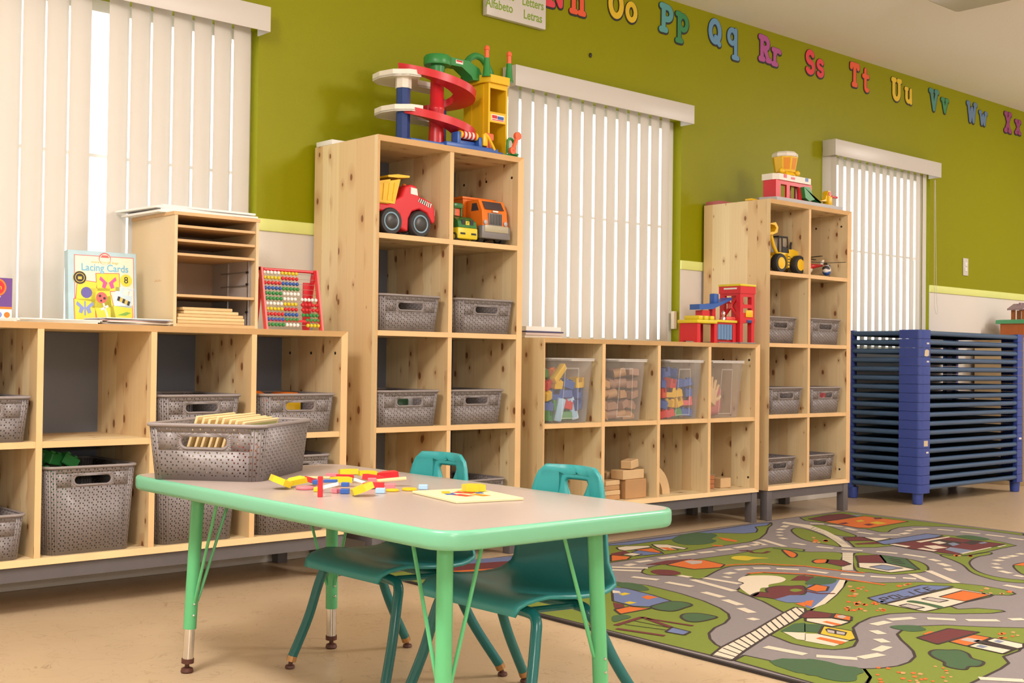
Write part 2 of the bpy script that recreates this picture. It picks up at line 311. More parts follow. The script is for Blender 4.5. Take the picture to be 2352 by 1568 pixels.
RUG=[(1,4,'p01',"-20 -570 600 -560 1280 -566 1766 -571 2402 -538 2520 -561 2441 -621 2330 -679 2150 -797 1980 -886 1856 -924 1714 -926 1595 -923 1403 -931 1276 -932 1152 -933 1033 -934 893 -932 500 -980 -30 -1020"),(1,4,'p01',"2814 -535 3247 -525 3224 -946 3203 -1596 3133 -1635 3161 -1352 3127 -1215 3003 -1100 2893 -1085 2780 -1109 2690 -1147 2655 -1121 2706 -1010 2696 -968 2744 -893 2728 -803 2732 -715 2731 -628"),(1,4,'p11',"2558 -758 2649 -799 2565 -948 2451 -1111 2388 -1131 2380 -1057 2411 -979 2484 -865"),(1,4,'p11',"2443 -770 2446 -824 2396 -913 2283 -1063 2180 -1177 2062 -1277 2066 -1237 2077 -1154 2114 -1051 2169 -977 2271 -873 2358 -801"),(1,4,'p11',"834 -1157 909 -1118 1027 -1095 1264 -1097 1505 -1108 1738 -1085 1813 -1107 1857 -1217 1805 -1263 1903 -1382 1696 -1516 1509 -1641 1462 -1499 1390 -1435 1353 -1368 1241 -1311 1168 -1311 1066 -1344 933 -1400 880 -1411 871 -1325 829 -1266 797 -1236 806 -1190"),(1,4,'p11',"1944 -1427 1987 -1526 1992 -1658 1948 -1748 1859 -1828 1748 -1878 1645 -1858 1569 -1821 1548 -1750 1553 -1676"),(1,4,'p01',"797 -1657 850 -1629 929 -1594 980 -1534 1101 -1473 1174 -1455 1272 -1607 1318 -1684 1316 -1786 1208 -1847 1020 -1934 856 -1999 763 -2016 644 -2060 716 -1976 602 -2004 706 -1844 767 -1717"),(1,4,'p01',"1305 -1798 1370 -1900 1500 -1982 1562 -2063 1606 -2098 1630 -2179 1621 -2257 1599 -2311 1565 -2341 1521 -2341 1483 -2300 1429 -2309 1254 -2301 1154 -2306 1128 -2347 1198 -2382 1231 -2449 1220 -2470 1152 -2455 1043 -2378 964 -2286 868 -2238 764 -2232 655 -2255 579 -2283 491 -2348 428 -2394 355 -2428 309 -2429 271 -2413 249 -2380 241 -2336 242 -2286 271 -2215 285 -2178 403 -2138 621 -2076 763 -2016 978 -1930 1214 -1835"),(1,4,'p11',"2210 -1691 2264 -1771 2456 -1786 2416 -1823 2289 -1823 2172 -1853 2070 -1902 1953 -1987 1882 -2071 1858 -2159 1877 -2226 1816 -2255 1782 -2178 1825 -2080 1894 -1997 2024 -1897 2108 -1810"),(1,4,'p01',"2346 -1111 2425 -1159 2428 -1259 2530 -1298 2794 -1296 2830 -1377 2872 -1549 2812 -1695 2766 -1771 2614 -1769 2457 -1781 2274 -1766 2222 -1684 2264 -1616 2260 -1526 2290 -1415 2172 -1389 2096 -1331 2207 -1235"),(1,4,'p11',"2197 -2031 2305 -2025 2359 -2060 1967 -2239 2004 -2166 2071 -2107"),(1,4,'p01',"605 -2423 681 -2399 764 -2400 849 -2450 920 -2539 1012 -2634 995 -2686 781 -2742 687 -2772 583 -2775 520 -2822 439 -2838 302 -2853 208 -2863 137 -2874 -60 -2712 75 -2656 140 -2596 179 -2621 245 -2639 308 -2636 381 -2612 440 -2572 492 -2524 545 -2472"),(1,4,'p01',"-64 -2309 10 -2288 12 -2338 16 -2383 70 -2454 140 -2596 75 -2656 -45 -2713 -109 -2661 -94 -2567"),(1,4,'p01',"573 -1243 621 -1374 592 -1561 549 -1702 492 -1821 439 -1897 385 -1944 313 -1981 232 -2004 155 -2043 97 -2094 52 -2151 36 -2184 -66 -2229 -58 -1848 -50 -1600 -40 -1200 350 -1250"),(2,0,'p01',"1000 -560 1276 -570 1761 -576 2396 -543 2505 -569 2400 -622 2304 -617 2227 -689 2138 -747 2060 -737 1967 -639 1899 -607 1683 -642 1484 -641 1321 -644 1246 -604"),(3,10,'p01',"-69 -2230 -70 -2307 56 -2256 283 -2176 627 -2072 719 -2008 711 -1972 584 -2009 301 -2107 34 -2186"),(4,3,0.006,"-59 -2228 -61 -2303"),(4,3,0.006,"-15 -2211 -29 -2291"),(4,3,0.006,"31 -2195 5 -2279"),(4,3,0.006,"76 -2178 40 -2266"),(4,3,0.006,"123 -2162 76 -2253"),(4,3,0.006,"169 -2146 113 -2240"),(4,3,0.006,"217 -2129 152 -2226"),(4,3,0.006,"264 -2113 193 -2212"),(4,3,0.006,"313 -2097 235 -2198"),(4,3,0.006,"361 -2081 278 -2183"),(4,3,0.006,"411 -2065 323 -2168"),(4,3,0.006,"460 -2050 370 -2152"),(4,3,0.006,"510 -2034 419 -2136"),(4,3,0.006,"560 -2019 469 -2120"),(4,3,0.006,"611 -2004 522 -2103"),(4,3,0.006,"662 -1989 577 -2085"),(4,3,0.006,"714 -1974 633 -2067"),(3,10,'p00',"2595 -704 2593 -757 2477 -924 2327 -1097 2085 -1323 2058 -1291 2180 -1177 2353 -996 2460 -847 2505 -750 2534 -613 2594 -588"),(3,10,'p00',"1914 -1384 1947 -1416 1540 -1674 1510 -1642"),(4,3,0.004,"1881 -1405 1914 -1437"),(4,3,0.004,"1835 -1435 1867 -1466"),(4,3,0.004,"1789 -1464 1821 -1495"),(4,3,0.004,"1745 -1492 1777 -1523"),(4,3,0.004,"1701 -1520 1733 -1551"),(4,3,0.004,"1659 -1548 1690 -1578"),(4,3,0.004,"1617 -1575 1648 -1605"),(4,3,0.004,"1576 -1602 1606 -1631"),(4,3,0.004,"1535 -1628 1566 -1657"),(4,3,0.004,"2475 -837 2552 -807"),(4,3,0.004,"2445 -873 2511 -854"),(4,3,0.004,"2415 -908 2470 -900"),(4,3,0.004,"2386 -943 2431 -945"),(4,3,0.004,"2357 -977 2392 -989"),(4,3,0.004,"2328 -1011 2353 -1032"),(4,3,0.004,"2300 -1044 2316 -1074"),(4,3,0.004,"2272 -1076 2279 -1116"),(4,3,0.004,"2244 -1109 2243 -1156"),(4,3,0.004,"2217 -1140 2208 -1196"),(4,3,0.004,"2191 -1172 2173 -1236"),(4,3,0.004,"2165 -1203 2139 -1274"),(3,10,0.034,"881 -1026 943 -1016"),(3,10,0.034,"984 -994 1070 -1000"),(3,10,0.034,"1133 -987 1236 -997"),(3,10,0.034,"1261 -992 1360 -1003"),(3,10,0.034,"1390 -994 1482 -1008"),(3,10,0.034,"1514 -999 1605 -1011"),(3,10,0.034,"1637 -1001 1741 -1000"),(3,10,0.034,"1764 -999 1831 -996"),(3,10,0.034,"2407 -715 2483 -684"),(3,10,0.034,"2299 -764 2362 -747"),(3,10,0.034,"2221 -809 2249 -822"),(3,10,0.034,"2145 -866 2149 -896"),(3,10,0.034,"2078 -933 2063 -976"),(3,10,0.034,"1982 -1075 1976 -1143"),(3,10,0.034,"811 -1014 913 -1119"),(3,10,0.034,"762 -1060 837 -1152"),(3,10,0.034,"708 -1219 739 -1326"),(3,10,0.034,"725 -1380 731 -1501"),(3,10,0.034,"678 -1597 656 -1703"),(3,10,0.034,"984 -1455 1011 -1456"),(3,10,0.034,"1051 -1407 1108 -1404"),(3,10,0.034,"1162 -1372 1220 -1388"),(3,10,0.034,"1253 -1391 1308 -1434"),(3,10,0.034,"1320 -1457 1374 -1528"),(3,10,0.034,"2653 -711 2694 -769"),(3,10,0.034,"2665 -811 2680 -890"),(3,10,0.034,"2651 -925 2609 -1015"),(3,10,0.034,"2563 -1052 2557 -1142"),(3,10,0.034,"2555 -1181 2644 -1241"),(3,10,0.034,"2672 -1229 2752 -1224"),(3,10,0.034,"2798 -1187 2854 -1186"),(3,10,0.034,"2893 -1164 2979 -1206"),(3,10,0.034,"2993 -1247 3010 -1325"),(3,10,0.034,"3002 -1369 3017 -1465"),(3,10,0.034,"3005 -1501 3010 -1594"),(3,10,0.034,"2987 -1628 2978 -1708"),(3,10,0.034,"1973 -1209 1991 -1286"),(3,10,0.034,"2002 -1322 2038 -1408"),(3,10,0.034,"2064 -1462 2092 -1550"),(3,10,0.034,"2094 -1579 2090 -1686"),(3,10,0.034,"2064 -1723 2037 -1780"),(3,10,0.034,"1991 -1806 1951 -1870"),(3,10,0.034,"1894 -1892 1851 -1944"),(3,10,0.034,"1380 -1564 1394 -1651"),(3,10,0.034,"1419 -1695 1455 -1780"),(3,10,0.034,"1466 -1800 1516 -1881"),(3,10,0.034,"1539 -1899 1562 -1943"),(3,10,0.034,"1709 -2229 1702 -2309"),(3,10,0.034,"2507 -1903 2555 -1907"),(3,10,0.034,"2408 -1909 2466 -1914"),(3,10,0.034,"2332 -1908 2392 -1912"),(3,10,0.034,"2245 -1925 2293 -1931"),(3,10,0.034,"2153 -1961 2179 -1975"),(3,10,0.034,"2088 -1999 2069 -2037"),(3,10,0.034,"2012 -2061 1987 -2120"),(3,10,0.034,"1956 -2150 1955 -2190"),(3,10,0.034,"625 -1736 591 -1831"),(3,10,0.034,"549 -1863 516 -1939"),(3,10,0.034,"436 -1985 433 -2019"),(3,10,0.034,"143 -2264 154 -2396"),(3,10,0.034,"163 -2427 226 -2521"),(3,10,0.034,"242 -2520 331 -2535"),(3,10,0.034,"354 -2503 433 -2492"),(3,10,0.034,"499 -2419 475 -2463"),(3,10,0.034,"594 -2346 569 -2394"),(3,10,0.034,"668 -2301 751 -2305"),(3,10,0.034,"780 -2291 873 -2328"),(3,10,0.034,"900 -2360 954 -2431"),(3,10,0.034,"977 -2458 1058 -2527"),(3,10,0.034,"1102 -2544 1146 -2571"),(3,10,0.034,"291 -2851 362 -2940"),(3,10,0.032,"1870 -935 1820 -1035"),(3,10,0.032,"1954 -916 1859 -1115"),(3,10,0.032,"847 -1405 784 -1658"),(3,10,0.032,"915 -1407 920 -1575"),(3,10,0.032,"879 -1314 882 -1368"),(3,10,0.032,"1651 -1871 1547 -2014"),(3,10,0.032,"1778 -1873 1606 -2090"),(5,9,'p10',"1603 -657 1756 -580 1875 -569 1928 -630 1890 -700 1780 -754 1750 -806 1654 -844 1561 -827 1532 -769"),(5,7,'p00',"1847 -735 1850 -787 1831 -868 1788 -891 1786 -826"),(5,7,'p00',"1627 -877 1653 -915 1633 -942 1599 -909"),(5,10,'p01',"1212 -665 1273 -660 1371 -718 1350 -754 1241 -756 1171 -753 1178 -708"),(5,0,'p01',"1168 -800 1278 -767 1287 -858 1249 -912 1139 -892 1098 -875"),(6,7,'p01',"1224 -760 1332 -775 1273 -881 1246 -893"),(6,6,'p00',"1064 -770 1171 -753 1136 -824 1069 -837 1030 -808"),(5,10,'p01',"1414 -697 1468 -745 1456 -876 1415 -889 1410 -817 1384 -883 1320 -851 1367 -766"),(6,7,'p00',"1363 -781 1397 -807 1377 -877 1340 -866"),(6,7,'p01',"1036 -796 1069 -885 1007 -921 910 -915"),(7,10,'p01',"1084 -817 1154 -813 1159 -868 1092 -881"),(5,6,'p00',"963 -1060 1115 -1044 1241 -1080 1187 -1100 1033 -1114"),(6,7,'p01',"1030 -1117 1206 -1084 1253 -1136 1227 -1265 1159 -1299 1036 -1259"),(7,5,'p00',"1156 -1106 1193 -1105 1228 -1146 1178 -1182 1123 -1178"),(5,6,'p10',"862 -1179 911 -1170 947 -1213 932 -1274 893 -1298 842 -1284 828 -1234"),(5,11,'p10',"1395 -1168 1443 -1151 1485 -1174 1490 -1219 1517 -1277 1449 -1250 1392 -1258 1374 -1229 1371 -1196"),(5,7,'p11',"1760 -1171 1764 -1208 1712 -1283 1628 -1332 1616 -1316 1664 -1263"),(5,6,0.02,"1583 -1069 1627 -1086 1586 -1137 1615 -1176 1679 -1159"),(5,9,0.02,"1772 -1111 1799 -1268"),(5,7,0.02,"1174 -1268 1268 -1290 1376 -1351 1468 -1495 1489 -1676 1520 -1742"),(5,7,0.022,"1130 -1456 1204 -1478 1305 -1606 1328 -1699 1342 -1940"),(5,2,'p10',"971 -1528 1069 -1488 1145 -1521 1174 -1571 1145 -1626 1072 -1657 994 -1658 944 -1690 906 -1684 817 -1742 760 -1764 778 -1722 866 -1617 942 -1580"),(5,6,'p11',"750 -1755 840 -1725 856 -1750 915 -1703 995 -1695 1037 -1728 1073 -1756 952 -1848 866 -1848 783 -1847 772 -1795"),(6,4,'p10',"960 -1774 1003 -1772 994 -1807 945 -1808"),(6,0,'p00',"768 -1846 876 -1833 922 -1869 805 -1950 753 -1908"),(7,7,'p00',"762 -1937 812 -1945 735 -1997"),(5,6,'p00',"1134 -1655 1245 -1612 1278 -1625 1181 -1692"),(5,6,'p00',"1263 -1635 1283 -1665 1209 -1698 1157 -1708"),(6,9,'p10',"1140 -1720 1280 -1675 1297 -1753 1206 -1796 1141 -1782 1112 -1747"),(5,0,'p00',"1236 -1680 1299 -1768 1203 -1843 1036 -1923 873 -1992 730 -2023 743 -1992 1009 -1810"),(7,7,'p01',"1025 -1799 1138 -1767 1135 -1826 1056 -1870 1010 -1857"),(6,10,'p00',"1299 -1768 1308 -1788 1169 -1865 1020 -1934 839 -2007 724 -2028 889 -1962 1092 -1875"),(7,7,'p00',"827 -1934 865 -1943 758 -2005 770 -1973"),(8,6,0.018,"993 -1821 987 -1885 1033 -1921"),(5,6,'p01',"1882 -1471 1987 -1526 1818 -1657 1718 -1588"),(5,9,'p01',"1987 -1526 1990 -1650 1771 -1840 1766 -1822 1813 -1662"),(6,10,'p01',"1716 -1586 1804 -1667 1755 -1833 1611 -1804 1619 -1650"),(7,1,'p01',"1662 -1675 1753 -1681 1747 -1778 1643 -1768"),(7,3,0.012,"1931 -1605 1927 -1664"),(7,3,0.012,"1891 -1636 1889 -1696"),(7,3,0.012,"1852 -1668 1852 -1728"),(5,7,'p11',"1598 -1441 1658 -1425 1689 -1456 1614 -1499 1566 -1483"),(5,6,'p01',"1689 -1456 1724 -1507 1667 -1584 1586 -1596 1608 -1503"),(5,6,'p01',"2801 -598 3053 -560 3162 -579 3131 -694 2769 -719 2791 -640"),(5,7,'p01',"2769 -719 3161 -716 3155 -991 2751 -1009 2702 -964"),(6,1,'p00',"3152 -634 3213 -678 3120 -701"),(7,6,'p00',"3130 -793 3189 -803 3136 -847 3084 -833"),(7,11,'p00',"2936 -890 3014 -887 2990 -962 2905 -959"),(7,6,'p00',"2840 -910 2898 -908 2879 -953 2821 -955"),(7,11,'p00',"2943 -801 3003 -797 2974 -838 2904 -842"),(7,6,'p00',"2764 -808 2840 -804 2813 -844 2751 -844"),(5,6,'p01',"2332 -1120 2425 -1159 2355 -1273 2247 -1190"),(5,10,'p01',"2424 -1170 2484 -1255 2492 -1280 2349 -1287"),(5,6,'p00',"2195 -1263 2331 -1292 2297 -1348 2183 -1290"),(6,0,'p01',"2335 -1295 2785 -1302 2800 -1383 2700 -1399 2281 -1372"),(5,6,'p01',"2304 -1382 2760 -1405 2767 -1717 2274 -1740 2260 -1526"),(7,10,'p00',"2491 -1413 2783 -1422 2769 -1439 2481 -1443"),(7,10,'p00',"2304 -1382 2339 -1391 2332 -1476 2286 -1483"),(7,1,'p00',"2368 -1627 2457 -1607 2446 -1738 2313 -1737"),(7,10,'p00',"2290 -1532 2330 -1538 2314 -1620 2275 -1624"),(7,10,'p00',"2395 -1506 2455 -1533 2432 -1606 2340 -1588"),(6,3,'p00',"2556 -1425 2662 -1429 2647 -1570 2470 -1599"),(8,10,'p00',"2526 -1470 2596 -1475 2568 -1528 2502 -1526"),(8,1,'p00',"2557 -1538 2611 -1542 2576 -1589 2500 -1597"),(7,3,'p00',"2644 -1567 2758 -1559 2750 -1610 2612 -1635"),(8,1,'p00',"2691 -1622 2752 -1623 2727 -1650 2673 -1645"),(8,10,'p00',"2311 -1729 2609 -1723 2602 -1735 2314 -1745"),(6,9,'p10',"2828 -1436 2913 -1460 2871 -1587 2795 -1588 2797 -1492"),(8,10,'p00',"2648 -1735 2737 -1731 2728 -1742 2640 -1747"),(5,7,'p00',"2201 -2029 2298 -2028 2214 -2068"),(5,0,'p01',"1057 -2041 1453 -2028 1523 -2119 999 -2135"),(5,10,'p01',"1005 -2142 1495 -2134 1481 -2294 1154 -2306 1072 -2302 997 -2298"),(6,7,'p01',"1282 -2194 1469 -2185 1463 -2296 1275 -2297"),(7,9,'p10',"1101 -2169 1143 -2170 1138 -2241 1120 -2300 1082 -2300 1104 -2235"),(6,5,'p01',"1190 -2176 1244 -2175 1243 -2250 1185 -2247"),(6,5,'p01',"1019 -2188 1072 -2189 1058 -2261 1003 -2257"),(6,3,0.009,"1051 -2118 1079 -2073 1118 -2073 1103 -2095 1065 -2096"),(6,3,0.009,"1111 -2117 1140 -2072 1179 -2071 1149 -2117 1111 -2117"),(6,3,0.009,"1202 -2071 1171 -2116 1211 -2116"),(6,3,0.009,"1253 -2115 1285 -2069"),(6,3,0.009,"1371 -2067 1329 -2068 1297 -2114 1338 -2114"),(6,3,0.009,"1437 -2066 1394 -2067 1361 -2114 1403 -2113"),(6,3,0.009,"1378 -2090 1409 -2090"),(5,6,'p01',"591 -2075 698 -2034 716 -2121 652 -2152 580 -2104"),(6,7,'p01',"664 -2152 724 -2123 722 -2188 661 -2224 660 -2158"),(5,10,'p01',"580 -2104 649 -2158 646 -2230 579 -2238 539 -2233 543 -2129"),(7,5,'p00',"696 -2149 720 -2154 707 -2177 671 -2186 677 -2162"),(7,7,'p00',"574 -2172 596 -2175 590 -2235 563 -2235"),(5,9,'p00',"354 -2166 480 -2129 521 -2144 405 -2224 346 -2185"),(5,9,'p00',"504 -2152 540 -2198 431 -2257 405 -2220"),(6,10,'p00',"349 -2180 394 -2232 305 -2293 297 -2268"),(6,10,'p00',"384 -2237 414 -2269 410 -2380 307 -2392 297 -2296"),(7,11,'p01',"413 -2268 522 -2210 531 -2313 448 -2378 408 -2381"),(8,3,'p00',"485 -2242 506 -2241 500 -2313 453 -2336 446 -2278"),(9,5,'p00',"485 -2250 485 -2276 453 -2297 451 -2274"),(9,5,'p00',"488 -2282 490 -2311 462 -2327 456 -2303"),(8,7,'p00',"350 -2299 377 -2297 380 -2386 340 -2393"),(6,6,'p01',"606 -2490 809 -2485 834 -2574 574 -2575"),(5,7,'p01',"636 -2578 788 -2579 788 -2636 700 -2645 622 -2644"),(5,7,'p00',"668 -2474 723 -2468 725 -2486 665 -2488"),(7,5,'p00',"681 -2590 729 -2589 735 -2634 681 -2638"),(7,10,'p01',"732 -2647 789 -2645 781 -2742 739 -2762 708 -2760"),(7,10,'p01',"622 -2647 679 -2644 677 -2757 610 -2762"),(7,3,'p00',"696 -2624 726 -2626 710 -2761 674 -2762"),(8,1,'p00',"743 -2665 773 -2665 768 -2688 735 -2689"),(8,1,'p00',"636 -2663 667 -2662 663 -2690 631 -2689"),(5,9,'p11',"456 -2615 503 -2608 533 -2636 555 -2653 534 -2693 489 -2728 474 -2771 418 -2787 390 -2771 350 -2781 338 -2755 347 -2722 385 -2699 413 -2652"),(5,9,'p10',"679 -2354 726 -2357 767 -2398 739 -2446 698 -2447 668 -2423"),(5,9,'p00',"5 -2378 61 -2382 104 -2431 -33 -2524 -44 -2502 -22 -2416"),(6,9,'p10',"99 -2431 128 -2476 123 -2539 137 -2577 106 -2617 65 -2622 10 -2652 -29 -2632 -39 -2587 -30 -2557 -34 -2522"),(5,9,'p10',"543 -1271 594 -1286 609 -1347 566 -1432 527 -1448 503 -1406 518 -1323"),(5,0,'p01',"485 -1321 508 -1375 488 -1519 455 -1634 324 -1663 281 -1609 294 -1506"),(6,11,'p00',"404 -1430 442 -1426 442 -1455 393 -1462"),(6,11,'p00',"301 -1553 334 -1548 336 -1581 295 -1583"),(6,7,'p00',"424 -1523 466 -1512 471 -1560 407 -1568"),(6,10,'p00',"439 -1367 446 -1395 424 -1424 401 -1405"),(6,6,'p00',"276 -1523 276 -1575 249 -1604 199 -1604"),(6,7,'p01',"187 -1614 267 -1608 297 -1678 148 -1676"),(7,9,'p11',"319 -1659 387 -1642 449 -1639 474 -1680 456 -1728 399 -1743 327 -1755 302 -1716"),(7,9,'p11',"271 -1834 321 -1808 364 -1833 368 -1903 330 -1918 260 -1917 238 -1890"),(7,9,'p10',"105 -1683 153 -1693 142 -1731 89 -1743 44 -1744"),(7,6,0.02,"8 -1786 171 -1754 126 -1915"),(7,6,0.016,"166 -1778 197 -1946"),(7,6,0.02,"-24 -1820 18 -1982"),(7,0,'p01',"62 -1948 128 -1917 122 -1997 72 -2014"),(7,3,0.005,"42 -1795 84 -1932"),(7,3,0.005,"106 -1776 117 -1908"),(5,0,'p00',"395 -499 695 -573 618 -658 332 -575"),(5,6,'p00',"332 -575 618 -658 508 -779 241 -688"),(5,7,'p00',"241 -688 508 -779 480 -809 215 -719"),(5,7,'p00',"940 -2053 958 -2048 957 -2061 935 -2071 930 -2064"),(5,7,'p00',"933 -2030 953 -2025 952 -2039 929 -2050 923 -2042"),(5,8,'p00',"914 -2169 930 -2165 929 -2176 910 -2184 905 -2178"),(5,7,'p00',"856 -2126 877 -2120 876 -2136 851 -2147 844 -2139"),(5,7,'p00',"817 -2125 838 -2119 838 -2135 813 -2146 806 -2138"),(5,8,'p00',"997 -2118 1015 -2113 1014 -2126 993 -2135 988 -2128"),(5,7,'p00',"892 -2191 913 -2186 912 -2201 887 -2212 880 -2203"),(5,8,'p00',"847 -2084 867 -2079 867 -2093 843 -2104 837 -2096"),(5,8,'p00',"921 -2068 937 -2064 937 -2076 917 -2085 911 -2078"),(5,8,'p00',"1031 -2105 1048 -2100 1047 -2112 1026 -2122 1021 -2115"),(5,7,'p00',"911 -2183 929 -2179 928 -2192 906 -2201 901 -2194"),(5,7,'p00',"936 -2089 954 -2084 953 -2097 931 -2107 926 -2100"),(5,7,'p00',"847 -2125 861 -2122 861 -2132 844 -2139 840 -2134"),(5,8,'p00',"839 -2156 857 -2151 856 -2164 834 -2174 829 -2167"),(5,7,'p00',"932 -2097 955 -2091 954 -2108 926 -2120 919 -2111"),(5,7,'p00',"802 -2110 821 -2105 821 -2119 798 -2129 792 -2122"),(5,7,'p00',"906 -2079 928 -2074 927 -2089 901 -2101 895 -2092"),(5,7,'p00',"976 -2102 993 -2097 992 -2110 971 -2119 966 -2112"),(5,7,'p00',"972 -2115 992 -2110 991 -2124 967 -2135 961 -2127"),(5,7,'p00',"807 -2118 823 -2114 823 -2125 803 -2134 798 -2128"),(5,7,'p00',"828 -2087 850 -2082 850 -2098 823 -2109 817 -2101"),(5,7,'p00',"879 -2180 892 -2177 892 -2186 875 -2194 871 -2188"),(5,8,'p00',"942 -2065 963 -2060 962 -2075 937 -2086 931 -2078"),(5,7,'p00',"999 -2094 1019 -2089 1018 -2103 993 -2114 987 -2106"),(5,7,'p00',"924 -2072 944 -2066 943 -2081 920 -2091 914 -2084"),(5,7,'p00',"967 -2055 982 -2051 981 -2061 963 -2069 959 -2064"),(5,8,'p00',"1081 -1963 1107 -1956 1105 -1974 1074 -1988 1067 -1979"),(5,7,'p00',"1034 -1970 1053 -1965 1052 -1979 1029 -1989 1024 -1982"),(5,8,'p00',"1199 -1865 1223 -1858 1221 -1875 1192 -1888 1185 -1879"),(5,7,'p00',"1225 -1908 1241 -1904 1240 -1915 1220 -1924 1216 -1918"),(5,8,'p00',"1187 -1923 1203 -1919 1201 -1930 1182 -1939 1177 -1933"),(5,7,'p00',"1044 -1982 1065 -1976 1064 -1991 1038 -2003 1032 -1995"),(5,7,'p00',"1192 -1907 1213 -1901 1211 -1916 1187 -1927 1181 -1919"),(5,7,'p00',"1137 -1915 1159 -1909 1158 -1925 1130 -1938 1124 -1929"),(5,7,'p00',"1171 -1957 1187 -1953 1186 -1964 1167 -1972 1162 -1967"),(5,7,'p00',"1124 -1926 1147 -1920 1146 -1937 1117 -1950 1110 -1941"),(5,7,'p00',"314 -2729 324 -2728 324 -2735 313 -2739 309 -2735"),(5,8,'p00',"118 -2763 130 -2761 131 -2769 117 -2774 113 -2769"),(5,7,'p00',"165 -2757 178 -2755 179 -2765 163 -2770 158 -2764"),(5,8,'p00',"176 -2684 191 -2681 192 -2693 174 -2699 168 -2693"),(5,8,'p00',"187 -2805 198 -2803 199 -2811 186 -2816 182 -2811"),(5,7,'p00',"116 -2741 127 -2740 128 -2748 115 -2752 111 -2748"),(5,7,'p00',"165 -2726 178 -2724 179 -2734 163 -2740 158 -2734"),(5,7,'p00',"174 -2674 187 -2672 187 -2681 173 -2687 168 -2681"),(5,8,'p00',"241 -2792 250 -2790 251 -2797 240 -2801 236 -2797"),(5,7,'p00',"45 -2698 58 -2696 59 -2706 44 -2711 39 -2705"),(5,7,'p00',"220 -2779 232 -2777 233 -2786 219 -2791 214 -2786"),(5,7,'p00',"160 -2783 171 -2782 171 -2789 159 -2794 156 -2789"),(5,7,'p00',"190 -2632 203 -2629 204 -2640 189 -2646 184 -2640"),(5,7,'p00',"67 -2681 81 -2679 82 -2689 66 -2695 61 -2689"),(5,8,'p00',"134 -2751 144 -2749 145 -2757 133 -2761 129 -2757"),(5,7,'p00',"153 -2753 165 -2751 166 -2760 152 -2766 147 -2760"),(5,8,'p00',"271 -2764 281 -2763 281 -2770 270 -2774 266 -2769"),(5,8,'p00',"203 -2720 218 -2718 219 -2729 201 -2735 196 -2728"),(5,8,'p00',"314 -2705 324 -2704 325 -2711 313 -2716 309 -2711"),(5,7,'p00',"293 -2749 305 -2747 305 -2756 291 -2760 287 -2755"),(5,7,'p00',"105 -2652 116 -2650 117 -2659 104 -2664 100 -2659"),(5,7,'p00',"123 -2715 137 -2713 138 -2724 122 -2730 116 -2724"),(5,7,'p00',"176 -2610 189 -2608 190 -2618 175 -2624 170 -2618"),(5,7,'p00',"197 -2703 212 -2700 213 -2711 196 -2718 190 -2711"),(5,7,'p00',"802 -2651 816 -2649 816 -2658 799 -2663 795 -2658"),(5,8,'p00',"882 -2669 895 -2667 895 -2675 879 -2680 875 -2675"),(5,7,'p00',"808 -2655 822 -2653 821 -2662 805 -2667 801 -2662"),(5,7,'p00',"817 -2660 831 -2658 831 -2667 814 -2673 809 -2667"),(5,8,'p00',"913 -2638 929 -2636 928 -2646 910 -2652 905 -2646"),(5,8,'p00',"812 -2647 829 -2645 828 -2656 808 -2663 802 -2656"),(5,7,'p00',"857 -2622 877 -2619 876 -2631 853 -2639 847 -2632"),(5,7,'p00',"871 -2625 891 -2622 890 -2635 866 -2643 860 -2635"),(5,7,'p00',"857 -2664 872 -2661 871 -2671 853 -2677 849 -2671"),(5,8,'p00',"2170 -1109 2209 -1095 2202 -1122 2154 -1147 2145 -1134"),(5,7,'p00',"2165 -1116 2196 -1105 2191 -1126 2153 -1146 2146 -1136"),(5,7,'p00',"2126 -1083 2166 -1068 2160 -1095 2110 -1122 2101 -1109"),(5,8,'p00',"2205 -1024 2232 -1014 2227 -1032 2194 -1050 2188 -1041"),(5,8,'p00',"2076 -1114 2106 -1103 2101 -1123 2065 -1142 2058 -1132"),(5,7,'p00',"2154 -1121 2192 -1107 2186 -1133 2138 -1158 2130 -1146"),(5,8,'p00',"2088 -1130 2114 -1121 2110 -1138 2078 -1156 2072 -1147"),(5,8,'p00',"1574 -2213 1602 -2208 1599 -2225 1565 -2237 1558 -2228"),(5,7,'p00',"1437 -2233 1463 -2227 1460 -2244 1429 -2255 1422 -2246"),(5,8,'p00',"1526 -2304 1545 -2300 1543 -2311 1520 -2319 1516 -2313"),(5,7,'p00',"1580 -2299 1609 -2293 1605 -2311 1571 -2323 1563 -2313"),(5,8,'p00',"1519 -2301 1537 -2297 1535 -2308 1514 -2316 1509 -2310"),(5,8,'p00',"1498 -2271 1517 -2267 1515 -2279 1492 -2287 1487 -2280"),(5,8,'p00',"1473 -2257 1494 -2253 1492 -2266 1466 -2275 1460 -2268"),(5,7,'p00',"1521 -2224 1541 -2220 1538 -2232 1515 -2241 1510 -2234"),(5,7,'p00',"2240 -1735 2272 -1726 2266 -1746 2226 -1762 2219 -1752"),(5,7,'p00',"2286 -1782 2314 -1775 2309 -1792 2274 -1806 2267 -1797"),(5,7,'p00',"2236 -1746 2259 -1740 2255 -1753 2227 -1765 2222 -1758"),(5,7,'p00',"2277 -1785 2309 -1777 2303 -1796 2264 -1811 2258 -1801"),(5,8,'p00',"2249 -1752 2272 -1746 2268 -1759 2239 -1771 2234 -1764"),(5,7,'p00',"1358 -1976 1386 -1969 1384 -1988 1350 -2002 1342 -1992"),(5,7,'p00',"1415 -1979 1433 -1975 1431 -1987 1409 -1996 1404 -1990"),(5,8,'p00',"1393 -1983 1415 -1977 1413 -1992 1386 -2003 1380 -1995"),(5,7,'p00',"1429 -1981 1449 -1976 1447 -1989 1423 -1999 1417 -1992"),]
